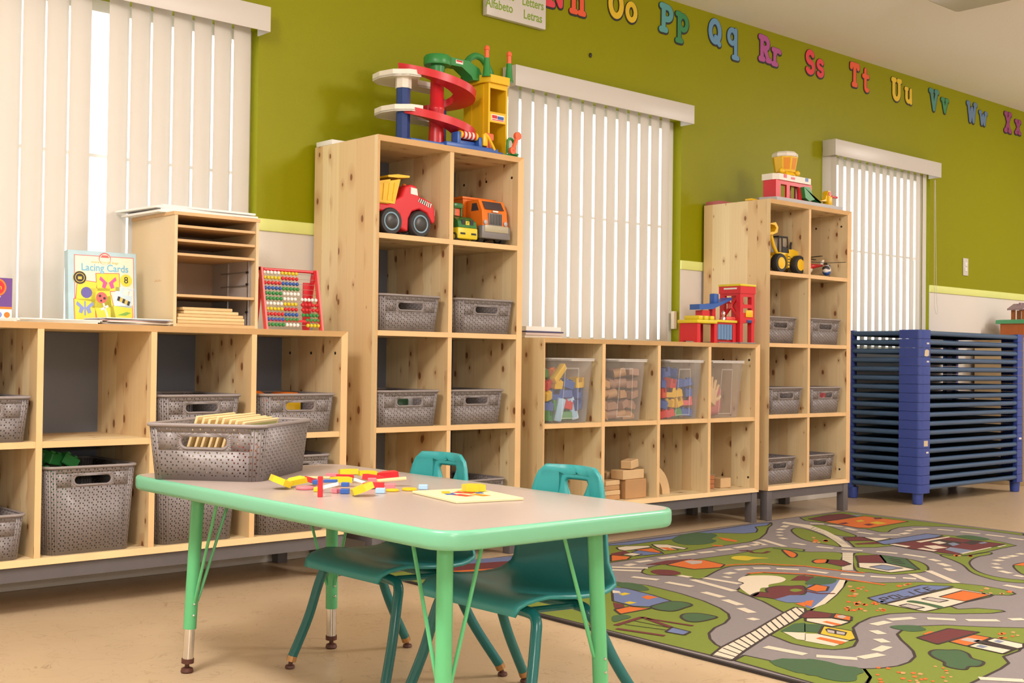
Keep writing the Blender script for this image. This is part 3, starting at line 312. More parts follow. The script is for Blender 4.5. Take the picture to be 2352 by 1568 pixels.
# ------------------------------------------------------------------ the room
ZC = 2.861; ZR = 1.42; X0R, X1R, Y1R = -6.5, 9.5, -8.0
def struct(o): o['kind'] = 'structure'; return o
m = MB(); m.box(X0R, X1R, Y1R, 0.0, -0.06, 0.0); struct(m.build('floor', FLOOR, flat=True))
m = MB(); m.box(X0R, X1R, Y1R, 0.16, ZC, ZC + 0.08); struct(m.build('ceiling', CEILM, flat=True))
WIN = ((-1.60, -0.268), (1.085, 2.422), (3.80, 5.135)); WZ0, WZ1 = 0.93, 2.20
m = MB(); WT = 0.13
xs = [X0R] + [x for w in WIN for x in w] + [X1R]
for i in range(0, len(xs), 2):            # full-height piers
    m.box(xs[i], xs[i + 1], 0, WT, ZR, ZC, 0); m.box(xs[i], xs[i + 1], 0, WT, 0, ZR, 1)
for a, b in WIN:
    m.box(a, b, 0, WT, WZ1, ZC, 0); m.box(a, b, 0, WT, 0, WZ0, 1)
for a, b in WIN:                          # painted reveals: green down to the sill, as the jambs are
    m.box(a - 0.0005, a + 0.001, 0.0015, WT, WZ0, ZR, 0); m.box(b - 0.001, b + 0.0005, 0.0015, WT, WZ0, ZR, 0)
struct(m.build('wall_back', [GREENW, CREAMW], flat=True))
struct(MB().box(X0R - 0.1, X0R, Y1R, 0.13, 0, ZC).build('wall_left', CREAMW, flat=True))
struct(MB().box(X1R, X1R + 0.1, Y1R, 0.13, 0, ZC).build('wall_right', CREAMW, flat=True))
struct(MB().box(X0R, X1R, Y1R - 0.1, Y1R, 0, ZC).build('wall_front', CREAMW, flat=True))
# chair rail band, baseboard
segs = [(X0R, WIN[0][0]), (WIN[0][1], WIN[1][0]), (WIN[1][1], WIN[2][0]), (WIN[2][1], X1R)]
m = MB()
for a, b in segs: m.rbox(a, b, -0.009, 0.004, 1.370, 1.421, 0.004)
struct(m.build('trim_1', BANDM))
m = MB(); m.rbox(X0R, X1R, -0.012, 0.004, 0.0, 0.095, .004); struct(m.build('baseboard_back', WHITE))
# windows: white frame, sashes, glass
for i, (a, b) in enumerate(WIN):
    w = bpy.data.objects.new('window_%d' % (i + 1), None); COL.objects.link(w); w.location = ((a + b) / 2, 0.09, WZ0); struct(w)
    hw = (b - a) / 2; H = WZ1 - WZ0
    part(w, 'frame', lambda m: (m.box(-hw, -hw + .045, -.03, .03, 0, H), m.box(hw - .045, hw, -.03, .03, 0, H), m.box(-hw + .045, hw - .045, -.03, .03, H - .045, H), m.box(-hw + .045, hw - .045, -.03, .03, 0, .045)), WHITE)
    part(w, 'sash_rail', lambda m: m.box(-hw + .045, hw - .045, -.012, .022, .672, .684), WHITE)
    part(w, 'pane', lambda m: m.box(-hw + .045, hw - .045, -.002, .002, .6845, H - .045), GLASS)
    part(w, 'pane', lambda m: m.box(-hw + .045, hw - .045, .008, .012, .045, .665), GLASS)
    part(w, 'window_sill', lambda m: m.box(-hw + .001, hw - .001, -.085, -.03, 0.0005, .012), GREENW)
    if i == 1: part(w, 'latch', lambda m: m.rbox(hw - .030, hw - .004, -.075, -.05, .105, .205, .004), TAN)

# ------------------------------------------------------------------ vertical blinds
def slat_mesh(H):
    m = MB(); n = 7; w = 0.089; vs = []
    for z in (0, H):
        for i in range(n):
            u = i / (n - 1) * 2 - 1; vs.append((u * w / 2, -0.006 * (1 - u * u), z))
    m.add(vs, [(i, i + 1, n + i + 1, n + i) for i in range(n - 1)]); return m
def blind(label, x0, x1, xlist, ztop, zbot, angle, yv):
    t = thing('vertical_blind', label, 'blind', ((x0 + x1) / 2, -0.03, zbot)); cx = (x0 + x1) / 2
    hw = (x1 - x0) / 2; zt = 2.17 - zbot
    part(t, 'valance', lambda m: (m.rbox(-hw, hw, yv + .03, yv + .034, zt, zt + .102, .0015), m.rbox(-hw, -hw + .006, yv + .034, .026, zt, zt + .102, .0015), m.rbox(hw - .006, hw, yv + .034, .026, zt, zt + .102, .0015)), WHITEP)
    part(t, 'headrail', lambda m: m.box(-hw + .02, hw - .02, -.02, .02, zt + .035, zt + .075), WHITEP)
    first = None
    for k, (x, a) in enumerate(xlist):
        if first is None:
            s = slat_mesh(zt + .04).build('slat', SLATM, t, 60); first = s
        else:
            s = first.copy(); COL.objects.link(s); s.parent = t
        s.location = (x - cx, 0, 0); s.rotation_euler = (0, 0, math.radians(a))
    return t
A_ = 12
w1 = [(-1.545 + 0.086 * k, A_) for k in range(7)]                      # up to the open gap
w1 = [(x, a) for x, a in w1 if x < -0.99]
w1 += [(-0.882 + 0.0868 * k, A_) for k in range(7)]
blind('wide cream vertical blind with one open gap, behind the low shelf at left', -1.62, -0.272, w1, 2.2, 0.96, A_, -0.10)
blind('cream vertical blind on the window between the two tall shelves', 1.075, 2.413, [(1.125 + 0.0868 * k, A_) for k in range(14)], 2.2, 0.96, A_, -0.10)
tb = blind('bright white vertical blind above the stacked blue cots', 3.796, 5.112, [(3.835, -60)] + [(3.880 + 0.0868 * k, 13) for k in range(14)], 2.2, 0.95, A_, -0.10)
part(tb, 'bead_chain', lambda m: m.tube(smooth_path([(.60, -.05, 1.2), (.605, -.05, .42), (.615, -.05, .30), (.64, -.05, .26), (.655, -.05, .30), (.635, -.05, .42), (.61, -.05, 1.2)], 5), .0015, 5), WHITEP)

# ------------------------------------------------------------------ pine shelving
SD, SB = 0.4762, 0.02; TH = 0.021; BV = 0.013
def shelf_unit(name, label, x0, width, height, cols, rows, levels, tall):
    t = thing(name, label, 'shelf', (x0, 0, 0)); W, H = width, height; zb = 0.162; yf, yb = -SD, -SB; yi = yf + BV
    def hexa(o, n):   # 8 corners: outer rect then inner rect (front-bottom.. order given)
        def f(m):
            F = [(0, 1, 2, 3), (7, 6, 5, 4), (0, 4, 5, 1), (1, 5, 6, 2), (2, 6, 7, 3), (3, 7, 4, 0)]
            for k, q in enumerate(F): m.add(o, [q], 1 if 2 <= k and all(o[i][1] < yi + 1e-6 for i in q) else 0)
        return f
    def board(*a):
        return lambda m: (m.box(*a), m.mi.__setitem__(len(m.mi) - 4, 1))
    # side panels mitred to top and bottom, front edge bevelled inwards
    part(t, 'side_panel', hexa([(0, yf, zb), (0, yf, H), (0, yb, H), (0, yb, zb), (TH, yi, zb + TH), (TH, yi, H - TH), (TH, yb, H - TH), (TH, yb, zb + TH)], 0), [PZ, PEDGE], 20)
    part(t, 'side_panel', hexa([(W, yb, zb), (W, yb, H), (W, yf, H), (W, yf, zb), (W - TH, yb, zb + TH), (W - TH, yb, H - TH), (W - TH, yi, H - TH), (W - TH, yi, zb + TH)], 0), [PZ, PEDGE], 20)
    part(t, 'top_panel', hexa([(0, yf, H), (W, yf, H), (W, yb, H), (0, yb, H), (TH, yi, H - TH), (W - TH, yi, H - TH), (W - TH, yb, H - TH), (TH, yb, H - TH)], 0), [PX, PEDGE], 20)
    part(t, 'bottom_panel', hexa([(0, yb, zb), (W, yb, zb), (W, yf, zb), (0, yf, zb), (TH, yb, zb + TH), (W - TH, yb, zb + TH), (W - TH, yi, zb + TH), (TH, yi, zb + TH)], 0), [PX, PEDGE], 20)
    part(t, 'back_panel', lambda m: m.box(TH, W - TH, yb - .006, yb, zb + TH, H - TH), GREYBK)
    yd = yi + 0.001; zi0, zi1 = zb + TH, H - TH; ybk = yb - .006
    cw = (W - TH) / cols; xd = [cw * k for k in range(1, cols)]
    if tall:
        zz = [zi0] + [v for z in levels for v in (z - TH, z)] + [zi1]
        for z in levels: part(t, 'shelf_board', board(TH, W - TH, yd, ybk, z - TH, z), [PX, PEDGE])
        for k in range(0, len(zz), 2):
            for x in xd: part(t, 'divider', board(x, x + TH, yd + .002, ybk, zz[k], zz[k + 1]), [PZ, PEDGE])
    else:
        for x in xd: part(t, 'divider', board(x, x + TH, yd, ybk, zi0, zi1), [PZ, PEDGE])
        for z in levels:
            ed = [0] + xd + [W - TH]
            for k in range(cols): part(t, 'shelf_board', board(ed[k] + TH, ed[k + 1], yd + .003, ybk, z - TH, z), [PX, PEDGE])
    # grey base: legs and aprons
    for lx in (0.004, W - .050):
        for ly in (yf + .008, yb - .046): part(t, 'leg', lambda m: m.rbox(lx, lx + .046, ly, ly + .046, 0, zb, .002), GREYB)
    part(t, 'apron', lambda m: m.box(.0505, W - .0505, yf + .012, yf + .030, .113, zb - .0005), GREYB); part(t, 'apron', lambda m: m.box(.0505, W - .0505, yb - .04, yb - .02, .113, zb - .0005), GREYB)
    for lx in (.010, W - .030): part(t, 'apron', lambda m: m.box(lx, lx + .018, yf + .0545, yb - .0465, .113, zb - .0005), GREYB)
    # dark dowel holes on the right end panel
    for hz in (H - .085, zb + .075):
        for hy in (yf + .055, (yf + yb) / 2, yb - .07): part(t, 'screw_hole', lambda m: m.cyl((W - TH - .0006, hy, hz), (W - TH + .001, hy, hz), .0062, n=12), BLACK)
    return t
HT = 1.7417; LV = (0.5708, 0.9605, 1.352); HL = 0.951; LL = (0.5615,); XA, XC, XD, XB = 0.0, 0.926, 2.6026, -1.7258
shelf_unit('low_shelf', 'low pine shelf under the leftmost window, cut off by the left edge', XB, 1.5957, HL, 4, 2, LL, False)
shelf_unit('tall_shelf', 'tall pine shelf with the toy parking garage on top', XA, 0.79, HT, 2, 4, LV, True)
shelf_unit('low_shelf', 'low pine shelf holding clear bins and wooden blocks', XC, 1.5957, HL, 4, 2, LL, False)
shelf_unit('tall_shelf', 'tall pine shelf beside the blue cots with the airport toy on top', XD, 0.79, HT, 2, 4, LV, True)
# ------------------------------------------------------------------ activity table
ZT = 0.520
tbl = thing('activity_table', 'rectangular activity table with beige top and mint green edge and legs', 'table', (-1.062, -1.972, 0), math.radians(-1.2))
TX, TY, TR = 0.336, 0.714, 0.075
def rim(m):
    path = rrect(-TX, TX, -TY, TY, TR, 8); prof = [(-.012, ZT), (-.004, ZT - .0005), (-.001, ZT - .004), (0, ZT - .010), (0, ZT - .027), (-.002, ZT - .034), (-.007, ZT - .038), (-.012, ZT - .038)]
    n = len(path); vs = []
    for i in range(n):
        p = Vector(path[i]); a = Vector(path[i - 1]); b = Vector(path[(i + 1) % n]); d = (b - a).normalized(); nn = Vector((d.y, -d.x))
        for o, z in prof: q = p + nn * o; vs.append((q.x, q.y, z))
    k = len(prof); m.add(vs, [(i * k + j, ((i + 1) % n) * k + j, ((i + 1) % n) * k + j + 1, i * k + j + 1) for i in range(n) for j in range(k - 1)])
part(tbl, 'edge_band', rim, TBLG, 60)
part(tbl, 'table_top', lambda m: m.prism(rrect(-TX + .0115, TX - .0115, -TY + .0115, TY - .0115, TR - .011, 8), ZT - .030, ZT + .0003), LAM)
for sx in (-1, 1):
    for sy in (-1, 1):
        bot = Vector((sx * .226 - .012, .530 if sy > 0 else -.584, 0)); top = bot + Vector((-sx * .016, -sy * .018, ZT - .030))
        P = lambda z: tuple(bot + (top - bot) * (z / top.z))
        leg = part(tbl, 'leg', lambda m: m.cyl(P(.118), tuple(top), .0172, n=20), TBLM)
        part(leg, 'chrome_insert', lambda m: m.cyl(P(.036), P(.124), .0142, n=18), CHROME); part(leg, 'glide', lambda m: (m.cyl(P(.026), P(.038), .0165, n=16), m.lathe([(.006, .014), (.006, .026), (.006, .028)], P(0)), m.lathe([(.014, 0), (.017, .004), (.015, .012), (.006, .016)], P(0))), GLIDE)
        for z in (.155, .185): part(leg, 'rivet', lambda m: m.ball((P(z)[0], P(z)[1] - .0172, z), .0035, 8), CHROME)
        for ex, ey in ((-sx * .085, 0), (0, -sy * .10)):
            j = Vector(P(.20)); off = Vector((-sx, 0, 0)) if ex else Vector((0, -sy, 0))
            part(leg, 'brace_rod', lambda m: m.tube([tuple(j + off * .016 - Vector((0, 0, .012))), tuple(j + off * .021), tuple(Vector(P(.46)) + off * .016 + Vector((ex, ey, .02)))], .0042, 8), TBLM)

# ------------------------------------------------------------------ teal school chairs (front of the seat towards -x)
prof_c = smooth_path([(-.178, 0, .279), (-.176, 0, .291), (-.155, 0, .302), (-.10, 0, .303), (-.02, 0, .294), (.06, 0, .292), (.105, 0, .300), (.135, 0, .325), (.150, 0, .375), (.160, 0, .44), (.168, 0, .50), (.174, 0, .55), (.178, 0, .585)], 3)
def chair_width(z, x):
    pts = [(0.0, .165), (.06, .180), (.18, .195), (.40, .197), (.52, .190), (.60, .170), (.72, .150), (.86, .131), (.93, .121), (.97, .110), (1.0, .088)]
    for i in range(len(pts) - 1):
        if z <= pts[i + 1][0]:
            t = (z - pts[i][0]) / (pts[i + 1][0] - pts[i][0]); return pts[i][1] + t * (pts[i + 1][1] - pts[i][1])
    return pts[-1][1]
def chair_shell(m):
    NS = len(prof_c); NU = 21; Ls = [0]
    for i in range(1, NS): Ls.append(Ls[-1] + (Vector(prof_c[i]) - Vector(prof_c[i - 1])).length)
    tot = Ls[-1]
    def S(u, s):        # u -1..1, s 0..1 along the profile
        d = s * tot; i = 0
        while i < NS - 2 and Ls[i + 1] < d: i += 1
        t = (d - Ls[i]) / (Ls[i + 1] - Ls[i]); p = Vector(prof_c[i]).lerp(Vector(prof_c[i + 1]), t); w = chair_width(s, 0)
        back = max(0.0, min(1.0, (s - .52) / .12)); seat = 1 - back; e = abs(u) ** 3
        x = p.x - back * .028 * u * u; z = p.z + seat * (.012 * e * min(1, s / .15) - .0 * (1 - u * u)) - (1 - min(1, s / .12)) * .0
        return (x, u * w, z)
    SS = [0, .03, .06, .10, .15, .2, .26, .32, .38, .44, .48, .52, .56, .60, .64, .68, .72, .76, .80, .835, .87, .905, .94, .97, 1.0]
    U = [-1 + 2 * i / (NU - 1) for i in range(NU)]; idx = {}; vs = []; fs = []
    for i, s in enumerate(SS):
        for j, u in enumerate(U): idx[i, j] = len(vs); vs.append(S(u, s))
    i0, i1, j0, j1 = 18, 23, 5, 15
    for i in range(len(SS) - 1):
        for j in range(NU - 1):
            if i0 <= i < i1 and j0 <= j < j1: continue
            fs.append((idx[i, j], idx[i, j + 1], idx[i + 1, j + 1], idx[i + 1, j]))
    ring = [(i0, j) for j in range(j0, j1)] + [(i, j1) for i in range(i0, i1)] + [(i1, j) for j in range(j1, j0, -1)] + [(i, j0) for i in range(i1, i0, -1)]
    cu, cs = 0.0, .902
    tri = [(cu - .315, cs + .030), (cu - .285, cs + .037), (cu + .285, cs + .037), (cu + .315, cs + .030), (cu + .31, cs + .020), (cu + .115, cs - .052), (cu + .08, cs - .058), (cu - .08, cs - .058), (cu - .115, cs - .052), (cu - .31, cs + .020)]
    def hit(a, b):      # ray from centre to (a,b) meets the hole outline
        best = None; n = len(tri)
        for k in range(n):
            (x1, y1), (x2, y2) = tri[k], tri[(k + 1) % n]; dx, dy = a - cu, b - cs; ex, ey = x2 - x1, y2 - y1; D = dx * ey - dy * ex
            if abs(D) < 1e-12: continue
            t = ((x1 - cu) * ey - (y1 - cs) * ex) / D; q = ((x1 - cu) * dy - (y1 - cs) * dx) / D
            if t > 0 and -1e-6 <= q <= 1 + 1e-6: best = t if best is None else min(best, t)
        return (cu + dx0(a) * best, cs + (b - cs) * best)
    dx0 = lambda a: a - cu
    prev = [idx[r] for r in ring]
    for lv in (1, 2, 3):
        f = lv / 3; cur = []
        for (i, j) in ring:
            a, b = U[j], SS[i]; h = hit(a, b); cur.append(len(vs)); q = S(a + (h[0] - a) * f, b + (h[1] - b) * f)
            vs.append((q[0] + (.003 if lv == 3 else 0), q[1], q[2]))
        n = len(ring)
        for k in range(n): fs.append((prev[k], cur[k], cur[(k + 1) % n], prev[(k + 1) % n]))
        prev = cur
    m.add(vs, fs)
def u_frame(fx, fy, tx, ty, tz):
    return smooth_path([(fx, fy, .032), (fx + (tx - fx) * .5, fy + (ty - fy) * .42, .135), (tx - (tx - fx) * .18, ty + (fy - ty) * .30, tz - .055), (tx, ty - .008 * 0 + .002, tz - .012), (tx, ty - .035, tz), (tx, 0, tz), (tx, -ty + .035, tz), (tx, -ty, tz - .012), (tx - (tx - fx) * .18, -ty - (fy - ty) * .30, tz - .055), (fx + (tx - fx) * .5, -fy - (ty - fy) * .42, .135), (fx, -fy, .032)], 5)
def chair(label, x, y, rz):
    t = thing('school_chair', label, 'chair', (x, y, 0), rz)
    sh = part(t, 'seat_shell', chair_shell, TEAL, 60); so = sh.modifiers.new('thick', 'SOLIDIFY'); so.thickness = .009; so.offset = -1
    for nm, fx, fy, tx, ty, tz in (('front_leg_frame', -.190, .212, -.118, .165, .281), ('rear_leg_frame', .190, .208, .055, .160, .272)):
        lf = part(t, nm, lambda m: m.tube(u_frame(fx, fy, tx, ty, tz), 0.0130, 12), TEALM, 60)
        for s in (1, -1):
            d = Vector((tx - fx, (ty - fy) * s * .6, tz)).normalized(); p = Vector((fx, fy * s, .032))
            part(lf, 'ferrule', lambda m: m.cyl(tuple(p - d * .013), tuple(p + d * .002), .0134, n=14), BRASS); part(lf, 'glide', lambda m: (m.cyl((p.x - d.x * .022, p.y - d.y * .022, .009), tuple(p - d * .012), .006, n=10), m.lathe([(.011, 0), (.014, .003), (.012, .009), (.005, .011)], (p.x - d.x * .024, p.y - d.y * .024, 0), n=14)), GLIDE)
    for s in (.12, -.12): part(t, 'under_rail', lambda m: m.tube([(-.118, s, .279), (.055, s, .271)], .008, 8), TEALM)
    return t
chair('teal plastic school chair nearer the basket end of the table', -.858, -1.786, 0.0)
chair('teal plastic school chair nearer the rug, at the close end of the table', -.858, -2.296, 0.0)

# ------------------------------------------------------------------ floor rug with a printed town map
RUGM = {'grass': (0.157, 0.204, 0.021), 'blue': (0.121, 0.159, 0.308), 'blue2': (0.177, 0.204, 0.287), 'cream': (0.645, 0.560, 0.424), 'dark': (0.036, 0.023, 0.019), 'grey2': (0.403, 0.348, 0.314), 'maroon': (0.121, 0.021, 0.022), 'orange': (0.564, 0.128, 0.017), 'peach': (0.500, 0.272, 0.096), 'tree': (0.045, 0.099, 0.038), 'white': (0.613, 0.537, 0.410), 'yellow': (0.532, 0.393, 0.021)}
rug = thing('play_rug', 'green play rug printed with grey roads and small buildings', 'rug', (1.6, -1.8, 0))
RQ = [(-.005, -.552), (3.285, -.502), (3.155, -3.10), (-.132, -3.10)]
RO = Vector((1.6, -1.8, 0))
rc = [(a - 1.6, b + 1.8) for a, b in RQ]
part(rug, 'pile', lambda m: m.prism(rc, 0, .008), mat('rug_road_grey', (.225, .195, .195), .95, bump=.5, bscale=700, var=.06, vscale=90))
def edge_strip(m):
    n = 4
    for i in range(n):
        a = Vector(rc[i]); b = Vector(rc[(i + 1) % n]); d = (b - a).normalized(); nn = Vector((d.y, -d.x)) * (1 if i else 1)
        w = .014 if i in (2, 3) else .006
        q = [a - d * w, b + d * w, b + d * w - nn * w, a - d * w - nn * w] if False else [a, b, b + nn * -w, a + nn * -w]
        m.prism([(v.x, v.y) for v in q], 0, .0084)
part(rug, 'binding', edge_strip, mat('rug_binding', (.03, .022, .02), .9))
def rug_print(m):
    for la, ci, k, s in RUG:
        q = [int(v) / 1000 for v in s.split()]; pts = [(q[i] - 1.6, q[i + 1] + 1.8) for i in range(0, len(q), 2)]; h = .0082 + la * .00022
        if isinstance(k, str):
            if k[1] == '1': pts = [(p[0], p[1]) for p in smooth_path([(a, b, 0) for a, b in pts], 4, True)]
            ar = sum(pts[i][0] * pts[(i + 1) % len(pts)][1] - pts[(i + 1) % len(pts)][0] * pts[i][1] for i in range(len(pts)))
            if ar < 0: pts = pts[::-1]
            m.add([(a, b, h) for a, b in pts], [tuple(range(len(pts)))], ci)
            if k[2] == '1': ribbon(m, pts + [pts[0]], .009, h + .0001, RUG_COLS.index('dark'))
        else: ribbon(m, pts, k, h, ci)
def ribbon(m, pts, w, h, ci):
    for i in range(len(pts) - 1):
        a = Vector(pts[i]); b = Vector(pts[i + 1]); d = b - a
        if d.length < 1e-4: continue
        d.normalize(); nn = Vector((-d.y, d.x)) * w / 2
        m.add([(*(a - nn), h), (*(b - nn), h), (*(b + nn), h), (*(a + nn), h)], [(0, 1, 2, 3)], ci)
part(rug, 'printed_pattern', rug_print, [mat('rug_' + c, RUGM[c], .95, bump=.4, bscale=700, var=.05, vscale=90) for c in RUG_COLS], 180)
# ------------------------------------------------------------------ woven plastic baskets
def basket_mesh(a0, a1, b0, b1, H, r=.028, hole_z=None, hw=.062, hh=.0135):
    """tapered open box, half-widths a (x) and half-depths b (y) at foot and rim, oval grip in both short ends"""
    m = MB(); hz = H - .046 if hole_z is None else hole_z
    A = lambda z: a0 + (a1 - a0) * z / H; B = lambda z: b0 + (b1 - b0) * z / H
    def quad(f, q, u0):                       # q: list of (s,z); f maps to 3d
        m.add([f(s, z) for s, z in q], [tuple(range(len(q)))], 0, [[(u0 + s, z) for s, z in q]])
    for sg in (-1, 1):
        F = lambda s, z: (s * -sg, sg * B(z), z)
        L = lambda z: A(z) - r
        px, p0, p1 = hw + .012, hz - hh - .010, hz + hh + .010
        quad(F, [(-L(0), 0), (L(0), 0), (L(p0), p0), (px, p0), (-px, p0), (-L(p0), p0)], 0)
        quad(F, [(-L(p0), p0), (-px, p0), (-px, p1), (-L(p1), p1)], 0); quad(F, [(px, p0), (L(p0), p0), (L(p1), p1), (px, p1)], 0)
        quad(F, [(-L(p1), p1), (-px, p1), (px, p1), (L(p1), p1), (L(H), H), (-L(H), H)], 0)
        N = 28; st = []; bx = []
        for i in range(N):                    # stadium and its rectangle
            t = 2 * PI * (i + .5) / N; c, s_ = math.cos(t), math.sin(t)
            cx = math.copysign(hw - hh, c); st.append((cx + hh * c if abs(c) > .02 else cx, hz + hh * s_))
            k = max(abs(c), abs(s_)); bx.append((px * c / k, hz + (p1 - hz) * s_ / k))
        # force the rectangle's corners onto the ring
        for cxx, czz in ((px, p1), (-px, p1), (-px, p0), (px, p0)):
            j = min(range(N), key=lambda i: (bx[i][0] - cxx) ** 2 + ((bx[i][1] - czz) * 3) ** 2); bx[j] = (cxx, czz)
        for i in range(N):
            j = (i + 1) % N; q = [bx[i], bx[j], st[j], st[i]]
            m.add([F(s, z) for s, z in q], [(0, 1, 2, 3)], 0, [[(0, 9)] * 4])
        G = lambda s, z: (sg * A(z), s * sg, z); LB = lambda z: B(z) - r
        quad(G, [(-LB(0), 0), (LB(0), 0), (LB(H), H), (-LB(H), H)], .4)
    n = 5
    for qx, qy, a00 in ((1, 1, 0), (-1, 1, 90), (-1, -1, 180), (1, -1, 270)):
        for i in range(n):
            q = []
            for z, ii in ((0, i), (0, i + 1), (H, i + 1), (H, i)):
                t = math.radians(a00 + 90 * ii / n); q.append((qx * (A(z) - r) + r * math.cos(t), qy * (B(z) - r) + r * math.sin(t), z))
            u = .2 + i * r * 1.57 / n; m.add(q, [(0, 1, 2, 3)], 0, [[(u, 0), (u + r * 1.57 / n, 0), (u + r * 1.57 / n, H), (u, H)]])
    bt = rrect(-a0, a0, -b0, b0, r, 5); m.add([(x, y, .0012) for x, y in bt], [tuple(range(len(bt)))], 0, [[(0, 9)] * len(bt)])
    rim = MB(); path = rrect(-a1 - .004, a1 + .004, -b1 - .004, b1 + .004, r + .004, 5); rim.tube([(x, y, H - .003) for x, y in path], .0052, 8, closed=True)
    lips = []
    for sg in (-1, 1):
        g = MB(); lp = []
        for i in range(28):
            t = 2 * PI * (i + .5) / 28; c, s_ = math.cos(t), math.sin(t); lp.append((math.copysign(hw - hh, c) + (hh + .004) * c, sg * (B(hz) + .001), hz + (hh + .004) * s_))
        g.tube(lp, .003, 6, closed=True); lips.append(g)
    return m, rim, lips
def basket_proto(kind, dims):
    m, rim, lips = basket_mesh(*dims)
    t = thing('storage_basket', 'x', 'basket')
    b = m.build('basket_body', TAUPE, t, 40); so = b.modifiers.new('thick', 'SOLIDIFY'); so.thickness = .0028; so.offset = 1
    rim.build('rim', TAUPE_RIM, t, 60)
    for g in lips: g.build('grip_lip', TAUPE_RIM, t, 60)
    return t
BASK_LOW = (.1455, .158, .187, .200, .147); BASK_TALL = (.138, .154, .180, .196, .292)
_protos = {}
def basket(kind, label, x, y, z, rz=0.0, group=None):
    if kind not in _protos: t = _protos[kind] = basket_proto(kind, BASK_LOW if kind == 'low' else BASK_TALL)
    else: t = copy_tree(_protos[kind])
    t.location = (x, y, z); t.rotation_euler = (0, 0, rz); tag(t, label, 'basket', group); return t
GB = 'woven taupe storage baskets'
YB = -.262
bk = 'taupe woven basket '
basket('low', bk + 'on the second row of the garage-topped shelf, left', .186, YB, LV[1] + .0005, 0, GB)
basket('low', bk + 'on the second row of the garage-topped shelf, right', .596, YB, LV[1] + .0005, 0, GB)
basket('low', bk + 'with dark items showing in its grip, tall garage shelf', .187, YB, LV[0] + .0005, 0, GB)
basket('low', bk + 'third row right of the garage-topped shelf, empty grip', .572, YB + .03, LV[0] + .0005, 0, GB)
basket('low', bk + 'on the bottom row behind the farther teal chair', .588, YB + .03, .1835, 0, GB)
basket('low', bk + 'cut by the left photo edge, upper row', -1.508, YB, LL[0] + .0005, 0, GB)
basket('low', bk + 'upper row of the low left shelf, dark empty grip', -.742, YB, LL[0] + .0005, 0, GB)
basket('low', bk + 'holding orange and yellow toys beside the tall shelf', -.333, YB, LL[0] + .0005, 0, GB)
basket('low', bk + 'cut by the left photo edge, lower row', -1.520, YB, .1835, 0, GB)
basket('tall', 'deep taupe woven basket with green blocks heaped in it', -1.137, YB, .1835, 0, GB)
basket('tall', 'deep taupe woven basket behind the green table leg', -.742, YB, .1835, 0, GB)
basket('tall', 'deep taupe woven basket half hidden below the table edge', -.345, YB, .1835, 0, GB)
for col, xx in (('left', XD + .185), ('right', XD + .600)):
    for row, zz, dx, rr in (('upper', LV[1], .003 if col == 'left' else -.03, 0), ('middle', LV[0], .012 if col == 'left' else -.022, 0), ('lowest', .183, .004 if col == 'left' else -.024, 0)):
        basket('low', bk + '%s of three, %s column of the far tall shelf' % (row, col), xx + dx, YB + (.045 if (col, row) in (('left', 'upper'), ('left', 'lowest'), ('right', 'lowest')) else .01), zz + .0005, math.radians(rr), GB)
TBX, TBY, TBR = -1.155, -1.420, math.radians(-50.5)
basket('low', 'taupe woven basket of wooden puzzle boards on the table', TBX, TBY, ZT + .0008, TBR, GB)

# things kept in the baskets
def brick_mesh(sx, sy, sz, studs=(2, 1), r=.003):
    m = MB(); m.rbox(-sx / 2, sx / 2, -sy / 2, sy / 2, 0, sz, r, 0, 1)
    for i in range(studs[0]):
        for j in range(studs[1]):
            m.cyl((sx * ((i + .5) / studs[0] - .5), sy * ((j + .5) / studs[1] - .5), sz - .001), (sx * ((i + .5) / studs[0] - .5), sy * ((j + .5) / studs[1] - .5), sz + .006), min(sx / studs[0], sy / studs[1]) * .3, n=10)
    return m
_brick = {}
def brick(name, key, m_or_none, material, label, cat, loc, rot=(0, 0, 0), group=None):
    k = (key, material.name)
    if k not in _brick: o = m_or_none().build(name, material, None); _brick[k] = o
    else: o = _brick[k].copy(); COL.objects.link(o); o.name = name
    o.location = loc; o.rotation_euler = rot; return tag(o, label, cat, group)
# green bricks in the deep basket: a heap in its far-left corner
bx, by, bz = -1.137, YB, .1835
for i, (dx, dy, dz, a, b_, c) in enumerate([(-.10, -.06, .03, 0, 0, .1), (-.04, -.05, .03, 0, 0, .2), (-.09, .02, .03, 0, 0, -.1), (-.03, .03, .03, 0, 0, .3), (-.10, -.05, .08, .1, 0, .4), (-.05, .03, .08, 0, .1, 1.2), (-.095, -.04, .135, 0, 0, .2), (-.045, -.03, .135, .1, .1, .8), (-.10, .03, .135, 0, 0, 0), (-.10, -.05, .19, .1, 0, .5), (-.04, -.04, .185, .2, 0, 1.0), (-.09, .02, .19, 0, .2, .1), (-.095, -.055, .24, 0, .2, .3), (-.05, -.05, .238, .2, .1, .9), (-.10, .01, .245, .1, .1, 1.4), (-.085, -.055, .292, .3, .2, .5), (-.035, -.055, .283, .1, .5, .2), (-.10, -.01, .295, .2, .0, 1.1)]):
    brick('interlocking_block', 'g', lambda: brick_mesh(.062, .034, .038), GRN, 'green interlocking block heaped in the deep woven basket', 'toy block', (bx + dx, by + dy, bz + dz), (a, b_, c), 'green blocks in the deep basket')
